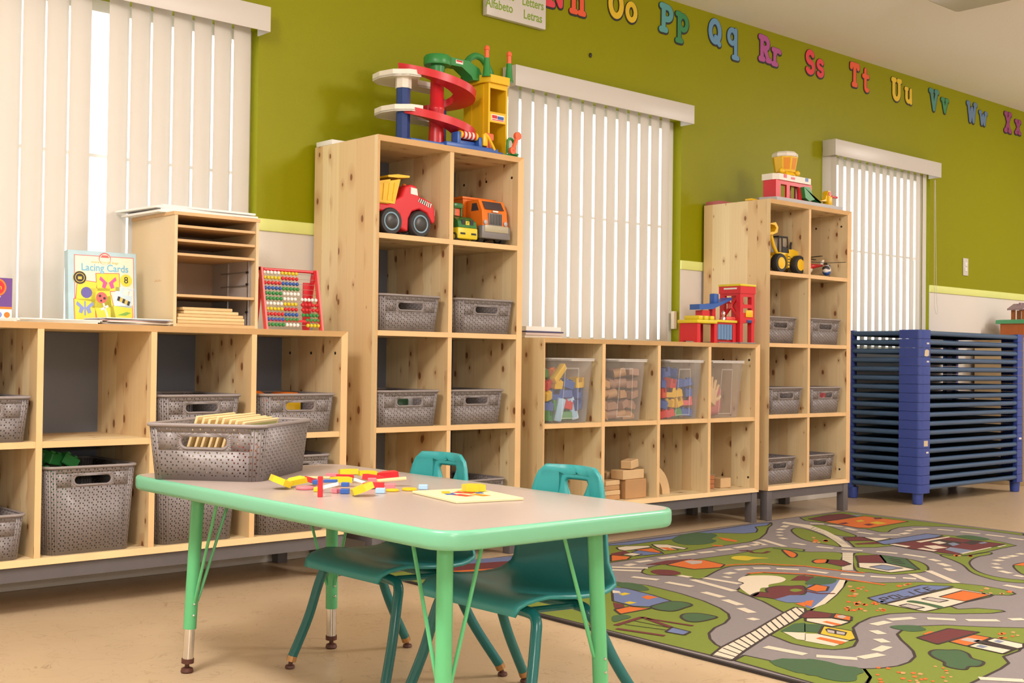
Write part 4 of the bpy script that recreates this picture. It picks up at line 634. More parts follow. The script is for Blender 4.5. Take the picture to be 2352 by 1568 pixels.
# toys in the basket beside the tall shelf
bx, by, bz = -.333, YB, LL[0] + .0005
brick('toy_block', 'y1', lambda: MB().rbox(-.045, .045, -.03, .03, 0, .075, .01), YEL, 'yellow block seen through the grip beside the tall shelf', 'toy block', (bx - .01, by - .125, bz + .045), (0, 0, .1))
brick('toy_block', 'y2', lambda: MB().rbox(-.045, .045, -.035, .035, 0, .040, .008), YEL, 'yellow block under the one seen in the grip', 'toy block', (bx - .01, by - .12, bz + .003))
brick('toy_block', 'o1', lambda: MB().lathe([(.03, 0), (.055, .02), (.05, .05), (.02, .065)], n=18), ORG, 'rounded orange toy piece poking above the basket rim', 'toy', (bx - .095, by - .02, bz + .090))
brick('toy_block', 'o2', lambda: MB().rbox(-.06, .06, -.04, .04, 0, .085, .01), ORGR, 'orange toy block below the rim, left in the basket', 'toy block', (bx - .075, by + .0, bz + .003))
brick('toy_block', 'o3', lambda: MB().rbox(-.035, .035, -.05, .05, 0, .145, .012), ORG, 'orange toy block at the right inside the basket', 'toy block', (bx + .075, by + .03, bz + .003), (0, 0, .4))
brick('toy_block', 'b1', lambda: MB().rbox(-.02, .02, -.03, .03, 0, .11, .008), LBLUE, 'light blue block beside the yellow one in the grip', 'toy block', (bx - .082, by - .135, bz + .003))
# dark animals in the garage shelf basket
bx, by, bz = .187, YB, LV[0] + .0005
brick('toy_block', 'd1', lambda: MB().rbox(-.03, .03, -.03, .03, 0, .115, .01), mat('bottle_green', (.02, .07, .03), .4), 'dark green toy seen in the grip of a basket', 'toy', (bx + .005, by - .12, bz + .003))
brick('toy_block', 'd2', lambda: MB().rbox(-.014, .014, -.02, .02, 0, .118, .006), PAPER, 'white toy piece at the left of the basket grip', 'toy', (bx - .045, by - .12, bz + .003), (0, .05, 0))
brick('toy_block', 'd3', lambda: MB().rbox(-.014, .014, -.02, .02, 0, .118, .006), LGREY, 'grey striped toy piece at the right of the basket grip', 'toy', (bx + .058, by - .12, bz + .003), (0, -.08, 0))
# far shelf basket contents
brick('toy_block', 'r1', lambda: MB().rbox(-.03, .03, -.03, .03, 0, .12, .01), RED, 'red toy behind the grip of the far upper left basket', 'toy', (XD + .135, YB - .085, LV[1] + .004))
brick('toy_block', 'o4', lambda: MB().lathe([(.02, 0), (.04, .03), (.035, .14), (.01, .165)], n=14), ORGR, 'orange toy sticking out of the far middle right basket', 'toy', (XD + .515, YB - .07, LV[0] + .004))
brick('toy_block', 'o5', lambda: MB().rbox(-.012, .012, -.03, .03, 0, .12, .006), PINK, 'pink toy piece in the grip of the far middle right basket', 'toy', (XD + .592, YB - .12, LV[0] + .004), (0, .35, 0))
brick('toy_block', 'y3', lambda: MB().lathe([(.02, 0), (.045, .04), (.03, .15), (.008, .18)], n=14), LEMON, 'yellow toy fruit in the far lowest right basket', 'toy', (XD + .475, YB - .04, .187))
brick('toy_block', 'g3', lambda: MB().lathe([(.02, 0), (.03, .04), (.025, .13), (.006, .165)], n=14), GRN, 'green toy piece in the far lowest right basket', 'toy', (XD + .535, YB - .06, .187))
# wooden puzzle boards leaning in the table basket
Tb = Matrix.Translation((TBX, TBY, ZT)) @ Matrix.Rotation(TBR, 4, 'Z')
def in_basket(loc, rot):
    q = Tb @ Matrix.Translation(loc) @ Euler(rot).to_matrix().to_4x4(); return tuple(q.translation), tuple(q.to_euler())
PUZ = mat('puzzle_board_wood', (.80, .62, .33), .5, var=.06, vscale=20); PUZG = mat('puzzle_board_green', (.42, .42, .14), .5)
names = ['first', 'second', 'third', 'fourth', 'fifth', 'sixth', 'seventh', 'eighth']
for i in range(8):
    loc, rot = in_basket((-.095 + .019 * i, .005 + .004 * (i % 2), .012), (0, math.radians(17), 0))
    mm = MB(); mm.rbox(-.0035, .0035, -.135, .135, 0, .160 - .004 * (i % 3) - (.010 if i > 5 else 0), .001, 0, 1); mm.box(.0036, .0040, -.12, .12, .012, .140, 1)
    single('puzzle_board', mm, [PUZ, PUZG if i == 7 else mat('puzzle_board_face', (.72, .54, .27), .5)], '%s pale wooden puzzle board counted from the left in the table basket' % names[i], 'puzzle', loc, rot, 'puzzle boards in the table basket')
for i, (lx, ly, mt_, nm) in enumerate(((.07, -.13, RED, 'red'), (.075, -.05, PINK, 'pink'), (.105, -.12, ORG, 'orange'))):
    loc, rot = in_basket((lx, ly, .003), (0, 0, .2 * i)); brick('pattern_block', 'pb%d' % i, lambda: MB().rbox(-.014, .014, -.03, .03, 0, .085, .004), mt_, '%s block lying inside the table basket' % nm, 'toy block', loc, rot)
# ------------------------------------------------------------------ clear bins and their blocks
def bin_mesh():
    m = MB(); H = .298; r = .03
    def ring(a, b, z): return [(x, y, z) for x, y in rrect(-a, a, -b, b, r, 4)]
    lv = [(.128, .165, 0), (.131, .168, .002), (.150, .188, H), (.158, .196, H), (.158, .196, H - .012)]; n = len(ring(.1, .1, 0)); vs = []
    for a, b, z in lv: vs += ring(a, b, z)
    fs = [(i * n + k, i * n + (k + 1) % n, (i + 1) * n + (k + 1) % n, (i + 1) * n + k) for i in range(len(lv) - 1) for k in range(n)] + [tuple(range(n - 1, -1, -1))]
    return m.add(vs, fs)
def bin_panel(m):     # the raised label panel on the front
    f = lambda x, z: (x, -(.168 + .020 * z / .298) - .0032, z)
    q = [(-.055, .018), (.055, .018), (.045, .255), (-.045, .255)]; t = [(-.049, .024), (.049, .024), (.040, .248), (-.040, .248)]
    m.add([f(*p) for p in q] + [f(*p) for p in t], [(0, 1, 5, 4), (1, 2, 6, 5), (2, 3, 7, 6), (3, 0, 4, 7)])
cells = [XC + TH + .1968 + k * .3937 for k in range(4)]
bins_desc = ['first clear bin from the left, full of bright blocks', 'second clear bin from the left, full of brown wooden pieces', 'third clear bin from the left, full of multicoloured blocks', 'rightmost clear bin with tan and pink pieces inside']
pb = None; BX = [cells[0] - .005, cells[1] - .028, cells[2] + .012, cells[3] - .04]; BY = -.255; BZ = LL[0] + .0006
for k in range(4):
    if pb is None:
        pb = thing('clear_bin', '', 'bin'); bin_mesh().build('bin_body', CLEARP, pb, 50); part(pb, 'label_panel', bin_panel, clear('frosted_clear_plastic', (.85, .84, .83), .22, .3)); t = pb
        part(pb, 'rim', lambda m: m.tube([(x, y, .296) for x, y in rrect(-.158, .158, -.196, .196, .03, 4)], .0035, 6, closed=True), MATS['frosted_clear_plastic'])
    else: t = copy_tree(pb)
    t.location = (BX[k], BY, BZ); tag(t, 'transparent plastic tub, ' + bins_desc[k], 'bin', 'clear bins on the low shelf')
blkmats = {'yellow': YEL, 'blue': BLUE, 'green': GRN, 'red': RED, 'orange': ORG, 'pink': PINK, 'light blue': LBLUE}
rb = random.Random(5)
sel = [['green', 'yellow', 'blue', 'orange', 'green', 'blue', 'red', 'yellow', 'light blue'], None, ['red', 'green', 'yellow', 'blue', 'pink', 'yellow', 'green', 'red', 'blue']]
wh = ['first', 'second', 'third']
for k in (0, 1, 2):
    for lay in range(5):
        for iy in range(3):
            for ix in range(4):
                if lay == 4 and rb.random() < (.45 if k != 2 else .35): continue
                if lay > 0 and iy == 2 and rb.random() < .4: continue
                sx = .060 + lay * .003; x = BX[k] + (ix - 1.5) * sx; y = BY + (iy - 1) * .098 - .012; z = BZ + .006 + lay * .050 + (.002 * ix)
                if k == 1:
                    dk = rb.random() < .45; shape = rb.choice(['w1', 'w2', 'w3'])
                    brick('wooden_piece', shape, {'w1': lambda: MB().rbox(-.030, .030, -.040, .040, 0, .036, .003, 0, 1), 'w2': lambda: MB().cyl((-.030, 0, .022), (.030, 0, .022), .022, n=14), 'w3': lambda: MB().prism([(-.03, 0), (.03, 0), (.03, .018), (.012, .038), (-.03, .038)], -.025, .025, 'y')}[shape], MAPLED if dk else mat('rosy_wood', (.36, .20, .13), .5, var=.12), ('dark' if dk else 'rosy') + ' wooden piece inside the second clear bin', 'toy block', (x, y, z), (rb.uniform(-.25, .25), rb.uniform(-.25, .25), rb.uniform(-.6, .6)), 'wooden pieces in the second bin')
                else:
                    c = rb.choice(sel[k]); shape = rb.choice(['b1', 'b2', 'b3'])
                    brick('building_block', shape, {'b1': lambda: brick_mesh(.066, .042, .038), 'b2': lambda: brick_mesh(.052, .052, .038, (2, 2)), 'b3': lambda: MB().prism([(-.032, 0), (.032, 0), (.032, .048), (.018, .048), (.014, .026), (-.014, .026), (-.018, .048), (-.032, .048)], -.024, .024, 'y')}[shape], blkmats[c], '%s block inside the %s clear bin' % (c, wh[k]), 'toy block', (x, y, z), (rb.uniform(-.2, .2), rb.uniform(-.3, .3), rb.uniform(-.7, .7)), 'blocks in the %s clear bin' % wh[k])
brick('building_block', 'big', lambda: MB().rbox(-.055, .055, -.016, .016, 0, .032, .004), YEL, 'long yellow block leaning high in the first clear bin', 'toy block', (BX[0] - .02, BY - .125, BZ + .215), (0, -.7, .2))
brick('building_block', 'big', None or (lambda: MB().rbox(-.055, .055, -.016, .016, 0, .032, .004)), GRN, 'long green block standing at the back left of the first clear bin', 'toy block', (BX[0] - .085, BY + .02, BZ + .225), (0, -1.4, .2))
# last bin: a tan toy hand on pink cloth
def toy_hand(m):
    m.rbox(-.04, .04, -.014, .014, -.05, .04, .012)
    for x, a, l in ((-.034, .35, .055), (-.012, .1, .07), (.012, -.1, .072), (.034, -.3, .06)): m.tube([(x, 0, .03), (x - math.sin(a) * l * .6, 0, .03 + l * .6), (x - math.sin(a) * l, -.004, .03 + l)], [.011, .0105, .008], 8)
    m.tube([(.035, 0, -.01), (.06, -.004, .012), (.075, -.006, .035)], [.012, .0115, .009], 8)
single('toy_hand', MB() if False else (lambda m: (toy_hand(m), m)[1])(MB()), mat('tan_rubber', (.72, .50, .26), .5), 'tan hand-shaped toy inside the rightmost clear bin', 'toy', (BX[3] - .045, BY - .12, BZ + .115), (-.2, .5, .1))
single('toy_cushion', MB().rbox(-.09, .09, -.09, .09, 0, .17, .04, 0, 4), mat('dusty_pink_cloth', (.55, .17, .17), .9, bump=.4, bscale=60), 'dusty pink cloth bundle inside the rightmost clear bin', 'cloth', (BX[3] + .025, BY + .01, BZ + .004), (0, 0, .1))
single('toy_block', MB().rbox(-.03, .03, -.04, .04, 0, .09, .006), TAN, 'tan block low in the rightmost clear bin', 'toy block', (BX[3] - .085, BY - .07, BZ + .004), (0, 0, .2))

# ------------------------------------------------------------------ wooden unit blocks on the low shelf
ZB = .1835
def wblock(label, x0, x1, y0, y1, z0, z1, mt=None, rz=0.0, ry=0.0):
    cx, cy = (x0 + x1) / 2, (y0 + y1) / 2; mm = MB(); mm.rbox(x0 - cx, x1 - cx, y0 - cy, y1 - cy, 0, z1 - z0, .003, 0, 1)
    single('wooden_block', mm, mt or MAPLE, label, 'wooden block', (cx, cy, z0), (0, ry, rz), 'wooden unit blocks')
c2 = XC + .3937 + TH; c3 = XC + 2 * .3937 + TH; c4 = XC + 3 * .3937 + TH
wblock('large dark wooden block at the bottom of the unit-block heap', c2 + .185, c2 + .335, -.43, -.33, ZB, ZB + .093, MAPLED)
wblock('long pale wooden block lying on the large dark one', c2 + .165, c2 + .325, -.425, -.345, ZB + .0935, ZB + .139, None, .06)
wblock('short wooden block tilted on top of the heap', c2 + .215, c2 + .295, -.42, -.36, ZB + .1465, ZB + .186, None, .3, -.10)
for i in range(4): wblock('thin wooden block, %s up in the stack at the front of the second lower cubby' % ['lowest', 'second', 'third', 'topmost'][i], c2 + .035 + .004 * i, c2 + .155 + .003 * (i % 2), -.42, -.36, ZB + .0235 * i, ZB + .023 + .0235 * i, None if i % 2 else MAPLED, .05 * (i - 1))
for i in range(5): wblock('wooden block %s from the bottom, back pile of the second lower cubby' % names[i], c2 + .03, c2 + .165 - .006 * i, -.30, -.20, ZB + .040 * i, ZB + .039 + .040 * i, MAPLED if i in (1, 3) else None, .05 * (i % 3 - 1))
wblock('wooden block standing between the heap and the back pile', c2 + .19, c2 + .26, -.30, -.22, ZB, ZB + .12)
def arch(m, k):
    r0, r1 = .10, .155; n = 12; q = [(r1 * math.cos(PI / 2 * i / n), r1 * math.sin(PI / 2 * i / n)) for i in range(n + 1)] + [(r0 * math.cos(PI / 2 * i / n), r0 * math.sin(PI / 2 * i / n)) for i in range(n, -1, -1)]
    m.prism(q, 0, .038, 'y')
for i in range(3):
    mm = MB(); arch(mm, i); single('wooden_arch_block', mm, MAPLE if i != 1 else mat('pale_maple_block', (.74, .54, .30), .5, var=.1), '%s quarter-arch wooden block from the front, third lower cubby' % names[i], 'wooden block', (c3 + .012 + (-.004 * i), -.385 + .045 * i, ZB), (0, 0, 0), 'wooden arch blocks')
for i in range(3): wblock('%s reddish wooden board from the bottom in the wrapped stack' % names[i], c4 + .03, c4 + .165, -.36, -.25, ZB + .024 * i, ZB + .0235 + .024 * i, mat('reddish_wood', (.40, .15, .06), .5, var=.15, vscale=20))
single('plastic_wrap', MB().box(-.072, .072, -.060, .060, 0, .0015), CLEARP, 'clear wrap lying over the reddish wooden boards', 'wrap', (c4 + .0975, -.305, ZB + .0725))
wblock('single wooden cube near the right end of the low shelf', c4 + .205, c4 + .292, -.37, -.29, ZB, ZB + .052, MAPLE)
wblock('pale wooden offcut on top of the reddish boards', c4 + .04, c4 + .09, -.33, -.28, ZB + .0745, ZB + .095)
# ------------------------------------------------------------------ stack of sleeping cots
CX0, CX1, CY0, CY1, CP, CZ0 = 3.975, 5.335, -.598, -.056, .0556, .068
def cot_proto():
    t = thing('stacking_cot', '', 'cot', (CX0, CY0, 0)); L = CX1 - CX0; Wd = CY1 - CY0
    def corner(m, fx, fy):      # hollow-backed corner block with a rounded outer edge
        a, b, r = .105, (.060 if fy else .150), .032; pts = []
        for i in range(7): t_ = math.radians(180 + 90 * i / 6); pts.append((r + r * math.cos(t_), r + r * math.sin(t_)))
        pts += [(a, 0), (a, .030), (.045, .040), (.034, b), (0, b)]
        P = [((L - x) if fx else x, (Wd - y) if fy else y) for x, y in pts]; m.prism(P, .001, CP - .001)
    for fx in (0, 1):
        for fy in (0, 1): part(t, 'corner_block', lambda m: corner(m, fx, fy), NAVY, 30)
    zt = CP * .62
    for fy in (0, 1): part(t, 'side_rail', lambda m: m.cyl((.10, .017 if not fy else Wd - .017, zt), (L - .10, .017 if not fy else Wd - .017, zt), .0155, n=14), NAVYT)
    for fx in (0, 1): part(t, 'end_rail', lambda m: m.cyl((.020 if not fx else L - .020, .145, zt), (.020 if not fx else L - .020, Wd - .055, zt), .0155, n=14), NAVYT)
    def bed(m):
        n = 12; k = 6; vs = []
        for i in range(n + 1):
            for j in range(k + 1):
                u = i / n; v = j / k; vs.append((.035 + u * (L - .07), .032 + v * (Wd - .064), zt + .006 - .030 * math.sin(PI * u) * math.sin(PI * v)))
        m.add(vs, [(i * (k + 1) + j, (i + 1) * (k + 1) + j, (i + 1) * (k + 1) + j + 1, i * (k + 1) + j + 1) for i in range(n) for j in range(k)])
    part(t, 'bed_sheet', bed, NAVYF, 60)
    return t
cp = cot_proto(); ordn = ['topmost', 'second', 'third', 'fourth', 'fifth', 'sixth', 'seventh', 'eighth', 'ninth', 'tenth', 'eleventh', 'twelfth', 'thirteenth', 'fourteenth', 'fifteenth', 'sixteenth', 'seventeenth', 'lowest']
STK = mat('white_sticker', (.72, .70, .66), .6); TAPE = mat('masking_tape', (.62, .52, .36), .7)
for i in range(18):
    c = cp if i == 0 else copy_tree(cp)
    c.location = (CX0, CY0, CZ0 + CP * (17 - i)); tag(c, ('%s cot of the blue stack' % ordn[i]) + (', its rail nearest the window sill' if i == 0 else ', standing on stubby feet' if i == 17 else ' counted from the top'), 'cot', 'stacked blue cots')
    if i == 17:
        L = CX1 - CX0; Wd = CY1 - CY0
        for x in (.045, L - .045):
            for y in (.045, Wd - .045): part(c, 'foot', lambda m: m.lathe([(.026, -CZ0), (.030, -CZ0 + .004), (.034, 0), (.034, .004)], (x, y, 0), n=18), NAVY)
    if i in (1, 3, 13): part(c, 'sticker', lambda m: m.box(.062, .088, -.0012, 0, .022, .032), STK)
    if i in (2, 12): part(c, 'tape_patch', lambda m: (m.tube([], 0) if False else m.prism([(.034, .006), (.06, .002), (.085, .008), (.088, .040), (.062, .046), (.040, .040)] if i == 2 else [(.034, .010), (.08, .010), (.08, .044), (.034, .044)], -.0012, 0, 'y')), TAPE)
    if i == 12: part(c, 'sticker', lambda m: m.box(CX1 - CX0 - .08, CX1 - CX0 - .045, -.0012, 0, .012, .024), STK)
# wooden toy house on the far end of the cots
th = thing('toy_cabin', 'orange wooden toy cabin with green roof ledge beyond the cots', 'toy', (6.08, -.22, 1.058), 0.0)
WO = mat('orange_stained_wood', (.45, .13, .03), .5, var=.15, vscale=20)
def cabin(m):
    m.box(-.15, .15, -.09, .09, 0, .110)
    m.box(-.152, -.148, -.05, .0, .02, .09)
part(th, 'walls', cabin, WO); part(th, 'door', lambda m: m.box(.04, .09, -.0925, -.09, 0, .085), mat('dark_green_paint', (.03, .12, .06), .5)); part(th, 'roof_ledge', lambda m: m.prism([(-.175, .110), (.175, .110), (.175, .124), (.11, .138), (-.11, .142), (-.168, .136)], -.115, .115, 'y'), mat('sea_green_paint', (.09, .38, .20), .5))
for x in (-.045, .045):
    for y in (-.04, .04): part(th, 'post', lambda m: m.box(x - .012, x + .012, y - .012, y + .012, .13, .215), WO)
part(th, 'roof', lambda m: m.prism([(-.105, .212), (-.04, .238), (0, .252), (.105, .212), (.105, .222), (0, .264), (-.105, .222)], -.06, .06, 'y'), mat('mauve_paint', (.34, .24, .30), .6)); part(th, 'gate_panel', lambda m: m.box(.012, .033, -.045, -.03, .13, .212), WO)
for x in (-.02, .03): part(th, 'finial', lambda m: m.box(x - .008, x + .008, -.008, .008, .244, .27), MATS['mauve_paint'])
# low cabinet that carries the cabin, beyond the cot stack
lc = thing('low_cabinet', 'low pale cabinet hidden behind the far end of the cots', 'cabinet', (6.12, -.24, 0))
part(lc, 'body', lambda m: m.box(-.40, .40, -.20, .20, .0, 1.035), BIRCH); part(lc, 'top', lambda m: m.rbox(-.42, .42, -.215, .21, 1.0355, 1.0575, .004), BIRCHE); part(lc, 'door', lambda m: m.box(-.395, -.004, -.212, -.2005, .02, 1.03), BIRCH); part(lc, 'door', lambda m: m.box(.004, .395, -.212, -.2005, .02, 1.03), BIRCH)

# ------------------------------------------------------------------ wall letters
def arc(cx, cy, rx, ry, a0, a1, n=8): return [(cx + rx * math.cos(math.radians(a0 + (a1 - a0) * i / n)), cy + ry * math.sin(math.radians(a0 + (a1 - a0) * i / n))) for i in range(n + 1)]
def serif(x, y, w=.16): return [(x - w, y), (x + w, y)]
GLY = {  # strokes in a box of cap height 1
 'N': [[(.0, .05), (.0, .95)], [(0, .95), (.55, .05)], [(.55, .05), (.55, .95)], serif(0, 0), serif(.0, .97, .1), serif(.55, .97)],
 'n': [[(0, 0), (0, .55)], arc(.18, .36, .18, .2, 180, 0), [(.36, .36), (.36, 0)], serif(0, 0, .1), serif(.36, 0, .1)],
 'O': [arc(.32, .5, .32, .46, 0, 360, 18)], 'o': [arc(.2, .28, .2, .26, 0, 360, 16)],
 'P': [[(0, 0), (0, .95)], [(0, .95), (.22, .95)] + arc(.22, .70, .26, .25, 90, -90) + [(0, .45)], serif(0, 0), serif(-.04, .97, .1)],
 'p': [[(0, -.35), (0, .55)], arc(.2, .28, .2, .24, 150, -150, 12), serif(0, -.35, .12), serif(-.04, .55, .08)],
 'Q': [arc(.32, .52, .32, .44, 0, 360, 18), [(.36, .28), (.62, .02)]],
 'q': [arc(.2, .30, .2, .24, 30, 330, 12), [(.4, .55), (.4, -.42)], serif(.4, -.42, .13)],
 'R': [[(0, 0), (0, .95)], [(0, .95), (.22, .95)] + arc(.22, .72, .24, .23, 90, -90) + [(0, .49)], [(.2, .48), (.48, .02)], serif(0, 0, .13), serif(.5, 0, .1), serif(-.04, .97, .1)],
 'r': [[(0, 0), (0, .52)], arc(.2, .34, .18, .18, 170, 50), serif(0, 0, .12), serif(-.03, .52, .08)],
 'S': [arc(.26, .72, .24, .24, 30, 270, 10) + arc(.26, .26, .26, .24, 90, -150, 10)],
 's': [arc(.18, .42, .16, .14, 30, 270, 9) + arc(.18, .14, .17, .14, 90, -150, 9)],
 'T': [[(.3, 0), (.3, .95)], [(0, .95), (.6, .95)], [(0, .95), (0, .82)], [(.6, .95), (.6, .82)], serif(.3, 0, .13)],
 't': [[(.15, .8), (.15, .1)] + arc(.27, .12, .12, .12, 180, 300), [(0, .55), (.34, .55)]],
 'U': [[(0, .95), (0, .32)] + arc(.26, .32, .26, .3, 180, 360) + [(.52, .95)], serif(0, .96, .12), serif(.52, .96, .12)],
 'u': [[(0, .52), (0, .2)] + arc(.17, .2, .17, .18, 180, 360) + [(.34, .52)], [(.34, .3), (.36, 0)], serif(0, .53, .07)],
 'V': [[(0, .95), (.28, .02)], [(.28, .02), (.56, .95)], serif(0, .96, .12), serif(.56, .96, .12)],
 'v': [[(0, .52), (.18, .02)], [(.18, .02), (.36, .52)], serif(0, .53, .08), serif(.36, .53, .08)],
 'W': [[(0, .95), (.2, .03)], [(.2, .03), (.38, .7)], [(.38, .7), (.56, .03)], [(.56, .03), (.76, .95)], serif(0, .96, .1), serif(.76, .96, .1)],
 'w': [[(0, .52), (.14, .02)], [(.14, .02), (.26, .4)], [(.26, .4), (.38, .02)], [(.38, .02), (.52, .52)], serif(0, .53, .06), serif(.52, .53, .06)],
 'X': [[(0, .02), (.5, .95)], [(0, .95), (.5, .02)], serif(0, .97, .1), serif(.5, .97, .1), serif(0, 0, .1), serif(.5, 0, .1)],
 'x': [[(0, .02), (.34, .52)], [(0, .52), (.34, .02)], serif(0, .54, .07), serif(.34, .54, .07), serif(0, 0, .07), serif(.34, 0, .07)]}
def fat_strokes(m, strokes, r, y0, y1, sc, ox, oz):
    e = 0
    for st in strokes:
        pts = [Vector((p[0] * sc + ox, p[1] * sc + oz)) for p in st]
        for i in range(len(pts) - 1):
            a, b = pts[i], pts[i + 1]; d = b - a
            if d.length < 1e-5: continue
            t0 = math.atan2(d.y, d.x); q = [(b.x + r * math.cos(t0 + math.radians(k)), b.y + r * math.sin(t0 + math.radians(k))) for k in range(-90, 91, 30)] + [(a.x + r * math.cos(t0 + math.radians(k)), a.y + r * math.sin(t0 + math.radians(k))) for k in range(90, 271, 30)]
            m.prism(q, y1 - .00002 * e, y0, 'y'); e += 1
LC = {'teal': (.10, .34, .36), 'green': (.04, .24, .10), 'blue': (.13, .30, .52), 'purple': (.42, .09, .32), 'pink red': (.72, .06, .09), 'orange red': (.78, .11, .05), 'yellow': (.72, .50, .03), 'sea green': (.06, .24, .22), 'denim blue': (.11, .20, .36), 'plum': (.27, .04, .17)}
LETTERS = [('N', 'pink red', 1.422, 2.714), ('n', 'orange red', 1.584, 2.690), ('O', 'yellow', 1.871, 2.745), ('o', 'yellow', 1.991, 2.727), ('P', 'teal', 2.275, 2.750), ('p', 'green', 2.410, 2.722), ('Q', 'blue', 2.703, 2.754), ('q', 'blue', 2.873, 2.72), ('R', 'purple', 3.181, 2.745), ('r', 'purple', 3.295, 2.713), ('S', 'pink red', 3.652, 2.746), ('s', 'pink red', 3.762, 2.726), ('T', 'orange red', 4.155, 2.750), ('t', 'orange red', 4.286, 2.737), ('U', 'yellow', 4.671, 2.734), ('u', 'yellow', 4.824, 2.716), ('V', 'sea green', 5.172, 2.739), ('v', 'green', 5.326, 2.722), ('W', 'denim blue', 5.722, 2.732), ('w', 'denim blue', 5.895, 2.712), ('X', 'plum', 6.291, 2.738), ('x', 'plum', 6.458, 2.724)]
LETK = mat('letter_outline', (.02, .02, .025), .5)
for ch, colr, lx, lz in LETTERS:
    st = GLY[ch]; xs_ = [p[0] for s_ in st for p in s_]; zs_ = [p[1] for s_ in st for p in s_]; up = ch.isupper(); sc = .135 if up else .165
    ox = -sc * (min(xs_) + max(xs_)) / 2; oz = -sc * (min(zs_) + max(zs_)) / 2
    t = thing('wall_letter', '%s %s letter %s cut-out high on the green wall' % (colr, 'capital' if up else 'small', ch), 'letter', (lx, -.0008, lz), 0, 'alphabet cut-outs under the ceiling')
    rr = .0165 if up else .0145
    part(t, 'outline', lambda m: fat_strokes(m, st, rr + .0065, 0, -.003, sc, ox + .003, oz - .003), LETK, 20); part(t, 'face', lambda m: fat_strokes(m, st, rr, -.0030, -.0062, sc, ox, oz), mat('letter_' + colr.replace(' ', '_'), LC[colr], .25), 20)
# alphabet sign
sg = thing('alphabet_sign', 'white board reading Alphabet Alfabeto and Letters Letras, cut by the top edge', 'sign', (1.138, -.002, 2.512))
part(sg, 'board', lambda m: m.rbox(-.195, .195, -.032, 0, -.012, .22, .004), WHITEP)
SGN = mat('sign_green_ink', (.22, .36, .03), .5)
for tx, x, z in (('Alphabet', -.115, .105), ('Alfabeto', -.115, .045), ('Letters', .105, .100), ('Letras', .105, .035)): text_mesh(tx, .062, 'lettering', SGN, sg, (x, -.0325, z), FACE, bold=.0008, sx=.82)
# switch plate, nail
sw = thing('switch_plate', 'white wall plate on the green wall right of the far window', 'switch', (5.645, -.001, 1.58))
part(sw, 'plate', lambda m: m.rbox(-.038, .038, -.006, 0, -.064, .064, .003), WHITEP); part(sw, 'rocker', lambda m: m.rbox(-.015, .015, -.010, -.006, .004, .034, .002), WHITE); part(sw, 'rocker', lambda m: m.rbox(-.015, .015, -.010, -.006, -.034, -.004, .002), WHITE)
single('wall_hook', MB().ball((0, -.004, 0), .010, 10, 0, (1, .6, 1.3)), BLACK, 'tiny dark hook on the green wall above the middle window', 'hook', (1.683, -.001, 2.44))
# ceiling fixture, switched off
cf = thing('ceiling_light', 'white unlit ceiling light fixture cut by the top right corner', 'light', (3.255, -1.72, 2.861))
part(cf, 'diffuser', lambda m: m.rbox(-.165, .165, -.62, .62, -.082, -.012, .035, 0, 4), mat('opal_acrylic', (.80, .80, .78), .3, trans=.3), 60); part(cf, 'pan', lambda m: m.box(-.14, .14, -.60, .60, -.012, -.0005), WHITE)
# ------------------------------------------------------------------ on top of the low left shelf
ZL = HL + .0005
# paper sorter cabinet
cb = thing('paper_sorter', 'birch paper sorter cabinet with thin shelves on the low left shelf', 'cabinet', (-.8280, -.40, ZL)); CW, CD, CH = .342, .345, .413; ct = .012
part(cb, 'side_panel', lambda m: m.box(0, ct, 0, CD, 0, CH - ct), BIRCH); part(cb, 'side_panel', lambda m: m.box(CW - ct, CW, 0, CD, 0, CH - ct), BIRCH)
part(cb, 'top_panel', lambda m: m.box(-.004, CW + .004, -.002, CD, CH - ct, CH), BIRCHE); part(cb, 'bottom_panel', lambda m: m.box(ct, CW - ct, 0, CD, 0, ct), BIRCHE)
part(cb, 'back_panel', lambda m: m.box(ct, CW - ct, CD - .006, CD, ct, CH - ct), mat('hardboard', (.46, .33, .23), .6, var=.1))
for z in (1.318, 1.267, 1.217, 1.069): part(cb, 'thin_shelf', lambda m: m.box(ct + .001, CW - ct - .001, .004, CD - .01, z - ZL - .009, z - ZL), BIRCHE)
part(cb, 'inner_lining', lambda m: m.box(CW - ct - .003, CW - ct - .0005, .03, CD - .02, ct + .002, .262), mat('smoky_plastic', (.42, .38, .36), .25))
for y in (.045, .20): part(cb, 'shelf_standard', lambda m: m.box(CW - ct - .006, CW - ct - .003, y, y + .008, ct + .002, .262), CHROME)
for z in (.06, .21, .165): part(cb, 'support_clip', lambda m: m.box(CW - ct - .010, CW - ct - .006, .042, .056, z, z + .008), BLACK)
for z in (.165, .215): part(cb, 'support_wire', lambda m: m.cyl((CW - ct - .008, .05, z), (CW - ct - .008, .25, z), .0018, n=6), GREYP)
pl = part(cb, 'picture_label', lambda m: m.box(.03, .17, CD - .0075, CD - .006, .20, .315), PAPER)
for i in range(3):
    for j in range(2): part(pl, 'printed_shape', lambda m: m.prism(circle(.055 + i * .042, .235 + j * .048, .014, 10), CD - .0080, CD - .0075, 'y'), [RED, RUB, PINK][(i + j) % 3])
part(cb, 'burnt_stamp', lambda m: [m.box(-.0006, 0, .10 + k * .012, .108 + k * .012, .165, .169 + .004 * (k % 2)) for k in range(5)], BIRCHE)
